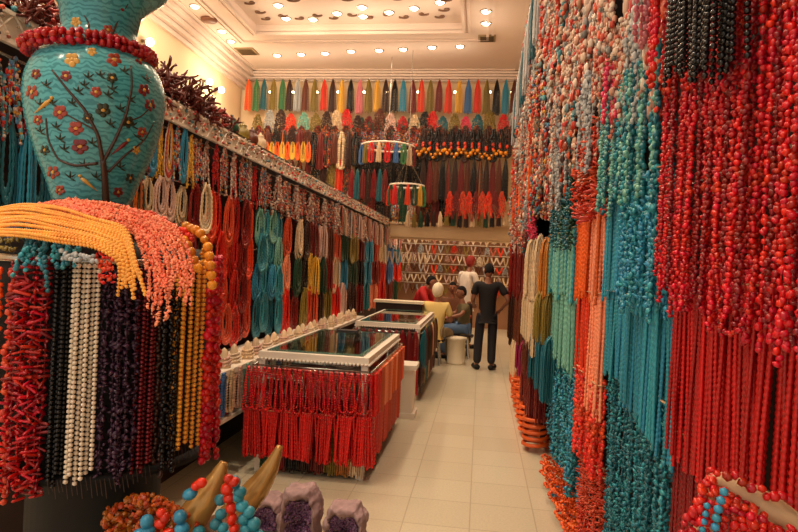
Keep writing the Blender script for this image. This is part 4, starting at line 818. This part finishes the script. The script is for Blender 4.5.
for f_ in [(114, 60, 8, 2), (80, 146, 9, 4), (76, 128, 8, 2), (60, 112, 8, 2), (103, 110, 8, 1), (32, 92, 8, 2), (144, 90, 7, 4), (150, 105, 7, 4), (53, 172, 8, 2), (130, 178, 6, 1), (98, 8, 8, 2), (76, 22, 6, 3), (128, 122, 7, 1), (72, 60, 8, 3), (45, 150, 6, 1), (92, 52, 5, 3), (112, 78, 6, 1), (140, 60, 6, 4), (66, 76, 6, 4), (96, 92, 6, 2), (38, 120, 6, 2), (142, 132, 6, 2), (60, 190, 6, 2), (118, 192, 6, 4), (88, 118, 6, 1), (36, 74, 6, 4), (120, 12, 7, 4), (108, 30, 6, 2), (72, 5, 6, 3), (136, 150, 5, 3)]: flower(*f_)
def leafm(px, py, a, s=7):
    p0 = on(px, py, .0004); p1 = on(px+s*math.cos(a), py+s*math.sin(a), .0004); Q = np.array([p0, p0*.7+p1*.3, p0*.4+p1*.6, p1]); mb.tube(Q, [.0006, .0030, .0026, .0005], 6, 1)
for (x, y) in [(84, 86), (112, 90), (60, 140), (130, 100), (88, 78), (64, 150), (132, 126), (108, 96), (40, 105), (146, 80), (96, 178), (120, 168), (78, 92), (56, 128), (46, 86), (100, 76), (124, 72), (70, 178), (84, 166), (138, 138), (52, 104), (110, 125), (120, 110), (72, 104), (92, 144), (40, 132)]:
    for a in (-2.4, -1.5, -.6, .5): leafm(x, y, a)
def bird(px, py, d, mi=2):
    Q = np.array([on(px-9*d, py+7, .001), on(px-3*d, py+2, .001), on(px+3*d, py-3, .001), on(px+7*d, py-6, .001)]); mb.tube(Q, [.001, .004, .0065, .004], 8, mi); mb.blob(ICO1, on(px+8*d, py-8, .001), .006, None, 3)
bird(120, 148, 1, 4); bird(44, 106, 1, 3); bird(88, 184, -1, 3)
mb.build('painted_tree', [BARK, LEAF, PETAL, EYEY, PETD], t, True)
# necklace round the vase shoulder
t = tag(empty('red_coral_necklace', (VX, VY, 0)), 'thick red coral bead necklace resting around the shoulders of the vase', 'necklace')
zc = VZ(52); mb = MB(); n = 330
for k in range(n):
    a = 2*PI*k/n*6; tw = a*.5+k*.3
    th = 2*PI*k/n*6; R_ = .165+.0
    th_rel = th-TH0; z = zc+.004+.012*math.cos(th_rel)*-1-.006*math.sin(th_rel); R_ = vr(z)+.016+.013*math.cos(k*1.3)
    if math.sin(th_rel) < -.2: R_ += .055*(-math.sin(th_rel))
    mb.blob(ICO1, (R_*math.cos(th), R_*math.sin(th), z+0.017*math.sin(k*1.3)-.03*max(0, -math.sin(th_rel))), .0125*rng.uniform(.7, 1.1, 3), None)
mb.build('bead_strand', bead('vase_coral', (172, 10, 16), .2), t, True)

# table with the beaded bull head
t = tag(empty('side_table', (-.72, 1.62, 0)), 'low black cloth covered table in the left foreground under the horned head', 'table')
MB().box(-.28, .26, -.30, .26, .70, .74).build('tabletop', BLACKM, t)
for sx in (-.24, .22):
    for sy in (-.26, .22): MB().box(sx-.02, sx+.02, sy-.02, sy+.02, 0, .70).build('leg', BLACKM, t)
t = tag(empty('horned_head_ornament', (0, 0, 0)), 'ornamental bull head with two golden horns, covered in turquoise and coral beads', 'ornament')
HY = 1.62; c = at(212, 556, 1, HY); mb = MB()
mb.blob(ICO3, c+np.array([0, .05, -.0]), (.105, .16, .085)); mb.blob(ICO2, c+np.array([.02, -.09, -.05]), (.06, .09, .05)); mb.build('head', plain('horn_head', (120, 80, 50), .5), t, True)
def horn(pts, rads):
    P = np.array(pts); d = np.linspace(0, 1, len(P)); tt = np.linspace(0, 1, 26); Q = np.stack([np.interp(tt, d, P[:, k]) for k in range(3)], 1)
    for _ in range(8): Q[1:-1] = (Q[:-2]+2*Q[1:-1]+Q[2:])/4
    MB().tube(Q, np.interp(tt, d, rads)*(1+.02*np.cos(np.arange(26)*2)), 14).build('horn', GOLDM, t, True)
horn([A(168, 548, HY), A(188, 524, HY-.02), A(205, 500, HY-.02), A(217, 480, HY), A(224, 462, HY+.01)], [.050, .046, .040, .029, .012])
horn([A(222, 532, HY+.1), A(240, 508, HY+.12), A(258, 488, HY+.14), A(271, 468, HY+.15), A(280, 446, HY+.16)], [.050, .045, .038, .026, .010])
def clump(name, pts, r, mt, kind='big'):
    for p_ in pts:
        MB().blob(ICO2, (0, 0, 0), r*rng.uniform(.8, 1.15, 3), rrot()).build(name, mt, t, True, p_)
clump('turquoise_bead', [A(204+7*(k % 2)*0+x, y, HY-.06) for k, (x, y) in enumerate([(16, 500), (17, 514), (19, 528), (36, 492), (38, 506), (34, 497), (40, 519), (42, 530), (45, 512), (50, 524), (12, 524), (30, 482), (-5, 531), (24, 536), (54, 536)])], .017, TEAL)
clump('coral_bead', [A(x, y, HY-.07) for x, y in [(229, 479), (234, 482), (229, 498), (231, 508), (232, 519), (234, 529), (227, 489), (240, 545)]], .016, REDS)
clump('turquoise_bead', [A(x, y, HY-.09) for x, y in [(147, 522), (148, 531), (180, 517), (182, 529), (190, 494), (140, 534)]], .019, TEALB)
clump('coral_bead', [A(x, y, HY-.09) for x, y in [(161, 513), (160, 524), (168, 533), (165, 518), (196, 486), (201, 483)]], .015, REDS)
mb = MB()
for k in range(420):
    u, v = rng.uniform(0, 1), rng.uniform(0, 1); px = 104+95*u; top = 520-26*math.sin(PI*min(1, u*.9+.12)); mb.blob(ICO1, A(px, top+40*v, HY-.02-.04*rng.uniform()), rng.uniform(.005, .0125, 3), rrot())
o = mb.build('amber_chunks', bead('amber_chunk', (176, 84, 26), .2, .4, .02), None, False); tag(o, 'heap of rough amber chunks beside the horned head', 'amber pieces', kind='stuff')

# pale horn with coral at the lower right
t = tag(empty('beaded_driftwood', (0, 0, 0)), 'pale bleached wood piece wrapped in red coral strands, lower right corner', 'ornament')
BX = .80
mb = MB(); P = np.array([A(706, 560, .92), A(707, 500, .93), A(712, 474, .94), A(735, 486, .93), A(770, 507, .92), A(812, 534, .91)]); Q = resample(P, .01)
for _ in range(5): Q[1:-1] = (Q[:-2]+2*Q[1:-1]+Q[2:])/4
mb.tube(Q, .015+.003*np.sin(np.arange(len(Q))*.4), 10); mb.build('wood', plain('bleached_wood', (196, 160, 122), .6, noise=.2, nscale=25), t, True)
cor = []
def cstr(name, pts, kind, r, mt):
    mb = MB(); P = np.array([A(*p) for p in pts]); P = resample(P, .01)
    for _ in range(4): P[1:-1] = (P[:-2]+2*P[1:-1]+P[2:])/4
    put_beads(mb, P, kind, r); mb.build(name, mt, t, True)
for x0, y0, x1 in ((700, 486, 668), (704, 488, 678), (709, 490, 688), (715, 496, 700), (724, 500, 722), (734, 502, 734), (742, 504, 744), (750, 508, 756), (760, 514, 768), (776, 528, 782), (790, 538, 796)):
    cstr('coral_strand', [(x0+12, y0-9, .935), (x0+5, y0-4, .915), (x0, y0+12, .89), ((x0+x1)/2, 520, .88), (x1, 570, .89)], 'nugget', .0066, (RED, REDS)[x0 % 2])
cstr('turquoise_strand', [(724, 492, .875), (718, 505, .87), (716, 520, .87), (713, 545, .87)], 'round', .0066, TEALB); cstr('turquoise_strand', [(707, 506, .88), (704, 520, .875), (699, 545, .875)], 'round', .0052, TEALB)
cstr('coral_strand', [(712, 470, .91), (735, 476, .9), (752, 490, .9), (790, 498, .9)], 'nugget', .007, RED)

# ------------------------------------------------------------------ people
SKIN = plain('skin', (150, 96, 70), .5); HAIR = plain('hair', (16, 10, 8), .95)
def skin_obj(name, J, E, mat, parent, root=0, sub=2):
    me = bpy.data.meshes.new(name); me.from_pydata([j[0] for j in J], E, []); me.materials.append(mat)
    o = bpy.data.objects.new(name, me); col.objects.link(o); o.parent = parent
    sm = o.modifiers.new('skin', 'SKIN'); sm.use_smooth_shade = True
    me.skin_vertices  # layer appears with the modifier
    for i, j in enumerate(J):
        sv = me.skin_vertices[0].data[i]; r = j[1]; sv.radius = r if isinstance(r, tuple) else (r, r); sv.use_root = (i == root)
    s = o.modifiers.new('subsurf', 'SUBSURF'); s.levels = sub; s.render_levels = sub
    return o
def person(label, loc, rz, shirt, pants, pose, hair=HAIR, cap=None, skin=SKIN):
    """pose: dict of joints in local metres, facing -Y local = towards the viewer when rz = 0"""
    t = tag(empty('person', loc, rz), label, 'person')
    p = pose
    V = lambda k: tuple(p[k])
    mid = lambda a, b_, u: tuple(np.array(p[a])*(1-u)+np.array(p[b_])*u)
    J = [(V('pelvis'), (.115, .095)), (mid('pelvis', 'chest', .5), (.11, .085)), (V('chest'), (.135, .095)), (V('neck'), (.052, .052)), (mid('neck', 'head', .5), .05)]
    E = [(0, 1), (1, 2), (2, 3), (3, 4)]
    def chain(keys, rs, start, ex=None):
        prev = start
        for k, r in zip(keys, rs): J.append((tuple(p[k]) if isinstance(k, str) else k, r)); E.append((prev, len(J)-1)); prev = len(J)-1
        return prev
    for s in 'lr':
        w = chain(['sh'+s, 'el'+s, 'wr'+s], [.052, .038, .026], 2)
        if 'kn'+s in p: chain(['hip'+s, 'kn'+s, 'an'+s, 'toe'+s], [.078, .052, .036, .03], 0)
        wr = np.array(p['wr'+s]); d = wr-np.array(p['el'+s]); d /= np.linalg.norm(d); side = np.cross(d, [0, 0, 1.]); side /= np.linalg.norm(side)+1e-9
        palm = wr+d*.06; J.append((tuple(palm), (.036, .016))); E.append((w, len(J)-1)); pi = len(J)-1
        up = np.cross(side, d)
        for q_, l in ((-.03, .065), (-.01, .08), (.01, .075), (.03, .06)):
            a_ = palm+d*.03+side*q_; J.append((tuple(a_), .010)); E.append((pi, len(J)-1)); J.append((tuple(a_+d*l*.6-up*.012), .009)); E.append((len(J)-2, len(J)-1)); J.append((tuple(a_+d*l-up*.035), .008)); E.append((len(J)-2, len(J)-1))
        J.append((tuple(wr+d*.03+side*.045), .011)); E.append((pi, len(J)-1)); J.append((tuple(wr+d*.06+side*.06), .009)); E.append((len(J)-2, len(J)-1))
    # body and head share one object
    body = skin_obj('body', J, E, skin, t)
    h = np.array(p['head']); fd = np.array(p.get('face', (0, -1, 0)), float); fd /= np.linalg.norm(fd); sd = np.cross(fd, [0, 0, 1.]); sd /= np.linalg.norm(sd); up = np.cross(sd, fd)
    M = np.stack([sd, -fd, up], 1)
    mb = MB(); V_ = ICO3[0].copy(); V_[:, 0] *= .076; V_[:, 1] *= .096; V_[:, 2] *= .118; low = V_[:, 2] < 0; V_[low, 0] *= 1-.28*(-V_[low, 2]/.118)**1.2
    mb.raw(V_@M.T+h, ICO3[1], 0)
    L = lambda x, y, z: h+M@np.array([x, y, z])
    mb.tube([L(0, -.09, .012), L(0, -.112, -.02), L(0, -.1, -.03)], [.009, .014, .012], 7)
    for s in (-1, 1):
        mb.blob(ICO1, L(.077*s, .005, -.005), (.012, .02, .03)); mb.blob(ICO1, L(.03*s, -.086, .01), .012, None, 1)
    mb.blob(ICO1, L(0, -.088, -.055), np.abs(M@np.array([.026, .01, .008]))+.004, None, 2)
    mb.build('head', [skin, plain('eye', (30, 22, 20), .2), plain('lips', (120, 56, 48), .5)], body, True)
    mb = MB(); V_ = ICO3[0].copy()*1.0; V_[:, 0] *= .084; V_[:, 1] *= .104; V_[:, 2] *= .124; keep = ~((V_[:, 2] < .045) & (V_[:, 1] < .0)) & ~(V_[:, 2] < -.06); V_[~keep] *= .82
    mb.raw((V_@M.T)+h+M@np.array([0, .006, .008]), ICO3[1]); mb.build('hair', hair, body, True)
    if cap:
        mb = MB(); V_ = ICO3[0].copy(); V_[:, 0] *= .098; V_[:, 1] *= .115; V_[:, 2] *= .13; kp = (V_[:, 2] < .02) & (V_[:, 1] < .0); V_[kp] *= .8; mb.raw((V_@M.T)+h+M@np.array([0, .012, .015]), ICO3[1]); mb.build('head_cloth', cap, body, True)
    Js = [(tuple(np.array(p['pelvis'])+[0, 0, -.03]), (.15, .125)), (mid('pelvis', 'chest', .5), (.15, .115)), (V('chest'), (.175, .125)), (mid('chest', 'neck', .85), (.066, .062))]; Es = [(0, 1), (1, 2), (2, 3)]
    Js.append((tuple(np.array(p['pelvis'])+[0, 0, -.12]), (.14, .12))); Es.append((0, 4))
    for s in 'lr':
        Js.append((V('sh'+s), .078)); Es.append((2, len(Js)-1)); Js.append((mid('sh'+s, 'el'+s, .72), .066)); Es.append((len(Js)-2, len(Js)-1))
        if p.get('long'): Js.append((V('el'+s), .052)); Es.append((len(Js)-2, len(Js)-1)); Js.append((mid('el'+s, 'wr'+s, .9), .04)); Es.append((len(Js)-2, len(Js)-1))
    skin_obj('shirt', Js, Es, shirt, t)
    if 'knl' in p:
        Jp = [(V('pelvis'), (.12, .11))]; Ep = []
        for s in 'lr':
            prev = 0
            for k, r in (('hip'+s, .09), ('kn'+s, .08), ('an'+s, .07)): Jp.append((V(k), r)); Ep.append((prev, len(Jp)-1)); prev = len(Jp)-1
        skin_obj('trousers', Jp, Ep, pants, t)
        for s in 'lr':
            a_ = np.array(p['an'+s]); to = np.array(p['toe'+s]); d = to-a_; mb = MB(); Q = np.array([a_+[0, 0, -.03]-d*.3, a_+[0, 0, -.035]+d*.2, to+d*.15]); Q[:, 2] = np.maximum(.045, Q[:, 2]*.4+.02); mb.tube(resample(Q, .03), .043, 10); mb.build('shoe', BLACKM, t, True)
    return t
def stand(**k):
    d = dict(pelvis=(0, 0, .93), chest=(0, 0, 1.26), neck=(0, 0, 1.46), head=(0, -.01, 1.605), shl=(.19, 0, 1.39), ell=(.25, .03, 1.12), wrl=(.25, -.06, .88), shr=(-.19, 0, 1.39), elr=(-.25, .03, 1.12), wrr=(-.25, -.06, .88),
             hipl=(.10, 0, .86), knl=(.12, -.01, .48), anl=(.13, .02, .09), toel=(.15, -.14, .04), hipr=(-.10, 0, .86), knr=(-.12, -.01, .48), anr=(-.14, .02, .09), toer=(-.17, -.14, .04)); d.update(k); return d
BT = plain('black_tee', (22, 16, 17), .8); DT = plain('dark_trousers', (30, 26, 34), .8); RT = plain('red_shirt', (196, 26, 30), .7); YT = plain('yellow_shirt', (232, 200, 120), .7); WT = plain('white_shirt', (236, 222, 206), .7); JN = plain('blue_jeans', (88, 116, 150), .8, noise=.15); OT = plain('olive_shirt', (104, 92, 60), .8); PT = plain('cream_cloth', (238, 222, 190), .7); RH = plain('red_scarf', (150, 40, 30), .7); KT = plain('khaki_trousers', (150, 130, 96), .8)
SEC = dict(shell=0)
# standing man seen from behind: facing +Y so rotate by pi; local left = viewer's left after rotation
person('man in black t-shirt and dark trousers standing with back turned, hand on hip', (.13, 9.85, 0), PI+.1, BT, DT,
       stand(face=(.2, -1, -.12), shl=(-.19, 0, 1.39), shr=(.19, 0, 1.39), ell=(-.33, .10, 1.14), wrl=(-.24, -.10, 1.0), elr=(.24, .0, 1.12), wrr=(.20, -.22, 1.05), hipl=(-.10, 0, .86), knl=(-.10, -.02, .48), anl=(-.10, .02, .09), toel=(-.16, -.12, .04), hipr=(.10, 0, .86), knr=(.12, 0, .48), anr=(.13, .02, .09), toer=(.16, -.13, .04)))
MB_ = MB(); 
tee = tag(empty('plastic_stool', (-.36, 10.3, 0)), 'round pale stool in front of the standing man', 'stool'); MB().lathe([(.17, 0), (.15, .03), (.155, .40), (.18, .42), (.18, .45), (.001, .46)], 24).build('seat', PT, tee, True)
tb = tag(empty('sales_table', (-.50, 11.42, 0)), 'low red topped sales table among the seated people', 'table')
MB().box(-.36, .36, -.17, .17, .70, .74).build('tabletop', plain('red_top', (150, 44, 36), .4), tb)
for sx in (-.32, .32):
    for sy in (-.13, .13): MB().box(sx-.025, sx+.025, sy-.025, sy+.025, 0, .7).build('leg', DARK, tb)
def seated(z=.46, **k):
    d = dict(pelvis=(0, 0, z+.09), chest=(0, -.03, z+.40), neck=(0, -.05, z+.60), head=(0, -.07, z+.77), shl=(.18, -.03, z+.53), ell=(.24, -.08, z+.27), wrl=(.15, -.28, z+.26), shr=(-.18, -.03, z+.53), elr=(-.24, -.08, z+.27), wrr=(-.15, -.28, z+.26),
             hipl=(.1, -.03, z+.08), knl=(.14, -.42, z+.06), anl=(.15, -.38, .09), toel=(.16, -.52, .05), hipr=(-.1, -.03, z+.08), knr=(-.14, -.42, z+.06), anr=(-.15, -.38, .09), toer=(-.16, -.52, .05)); d.update(k); return d
def stool(x, y, h, lb):
    s = tag(empty('stool', (x, y, 0)), lb, 'stool'); MB().lathe([(.001, h-.05), (.17, h-.05), (.175, h-.01), (.001, h)], 20).build('seat', DARK, s, True)
    for k in range(4): MB().tube([[.08*math.cos(k*PI/2+.7), .08*math.sin(k*PI/2+.7), h-.04], [.15*math.cos(k*PI/2+.7), .15*math.sin(k*PI/2+.7), 0]], .014, 6).build('leg', METAL, s)
def P2(px, py, y): q = at(px, py, 1, y); return q
# woman in pale scarf and yellow shirt, back to the camera
q = P2(437, 291, 10.05); hz = q[2]-.77
person('person with pale headscarf and yellow top sitting with back turned', (q[0], 10.05, 0), PI-.2, YT, KT, seated(max(.46, hz), long=False), cap=PT); stool(q[0], 10.05, max(.46, hz)-.02, 'dark stool under the person in yellow')
q = P2(423, 282, 11.2); person('dark haired person in red shirt leaning forward beyond the far case', (q[0]-.05, 11.2, 0), PI*.45, RT, DT, stand(pelvis=(0, .10, .80), chest=(0, -.05, 1.08), neck=(0, -.16, 1.26), head=(0, -.22, q[2]), shl=(.18, -.08, 1.2), shr=(-.18, -.08, 1.2), ell=(.25, -.2, .98), wrl=(.15, -.4, .95), elr=(-.25, -.2, .98), wrr=(-.15, -.4, .95), hipl=(.1, .1, .76), hipr=(-.1, .1, .76), long=True))
q = P2(453, 288, 11.9); h = q[2]-.77; person('dark haired woman facing the camera across the table, in brown', (q[0], 11.9, 0), 0, plain('brown_shirt', (120, 74, 48), .8), DT, seated(h)); stool(q[0], 11.9, h-.02, 'stool under the woman facing the camera')
q = P2(466, 293, 11.0); h = .46; person('dark haired man in olive shirt and blue jeans sitting sideways', (q[0]-.0, 11.0, 0), -PI*.42, OT, JN, seated(h, head=(0, -.09, q[2]), neck=(0, -.06, q[2]-.17), chest=(0, -.03, q[2]-.38), shl=(.18, -.03, q[2]-.25), shr=(-.18, -.03, q[2]-.25), ell=(.24, -.12, .8), elr=(-.24, -.12, .8), wrl=(.16, -.34, .74), wrr=(-.16, -.34, .74), face=(.3, -1, 0))); stool(q[0], 11.0, h-.02, 'stool under the man in blue jeans')
q = P2(467, 262, 12.4); person('person in white t-shirt with reddish head cloth bending over the table', (q[0], 12.4, 0), PI*.75, WT, DT, stand(head=(0, -.12, q[2]), neck=(0, -.08, q[2]-.16), chest=(0, -.02, q[2]-.36), shl=(.19, -.04, q[2]-.23), shr=(-.19, -.04, q[2]-.23), ell=(.27, -.1, 1.2), elr=(-.27, -.1, 1.2), wrl=(.2, -.3, 1.1), wrr=(-.2, -.3, 1.1)), cap=RH)
t = tag(empty('back_counter', (-1.34, 10.05, 0)), 'cream topped counter just beyond the far glass case', 'counter')
MB().box(-.42, .42, -.16, .16, 1.0, 1.04).build('counter_top', PT, t); MB().box(-.38, .38, -.13, .13, 0, 1.0).build('cabinet_body', DARK, t)
# shelves of goods left inside the recess below eye level
for i in range(9):
    fh('leaning_necklace', f'pale necklace on the left end wall beyond the red shirt, {ordn(i)} from the left', 'necklace', 'necklaces beyond the far left corner', 'vee', (MIX4, PEARL, CREAM)[i % 3], (-2.3+.13*i, 13.7, 1.95), 0, .12, .3, .1)

# ------------------------------------------------------------------ world, camera
w = bpy.data.worlds.new('ambient_fill'); scene.world = w; w.use_nodes = True  # warm ambient fill added through the open rear; no shop front is modelled
w.node_tree.nodes['Background'].inputs[0].default_value = (1, .91, .80, 1); w.node_tree.nodes['Background'].inputs[1].default_value = .7
cam = bpy.data.cameras.new('camera'); co = bpy.data.objects.new('camera', cam); col.objects.link(co)
cam.sensor_width = 36; cam.lens = FPX/798*36; cam.clip_start = .05
M = Matrix(((_R[0], _U[0], -_F[0], 0), (_R[1], _U[1], -_F[1], 0), (_R[2], _U[2], -_F[2], EYE), (0, 0, 0, 1))); co.matrix_world = M
scene.camera = co
vs = scene.view_settings; vs.view_transform = 'Standard'; vs.look = 'None'; vs.gamma = 1; vs.use_curve_mapping = False; vs.exposure = 0.18
scene.cycles.use_denoising = True; scene.cycles.max_bounces = 6
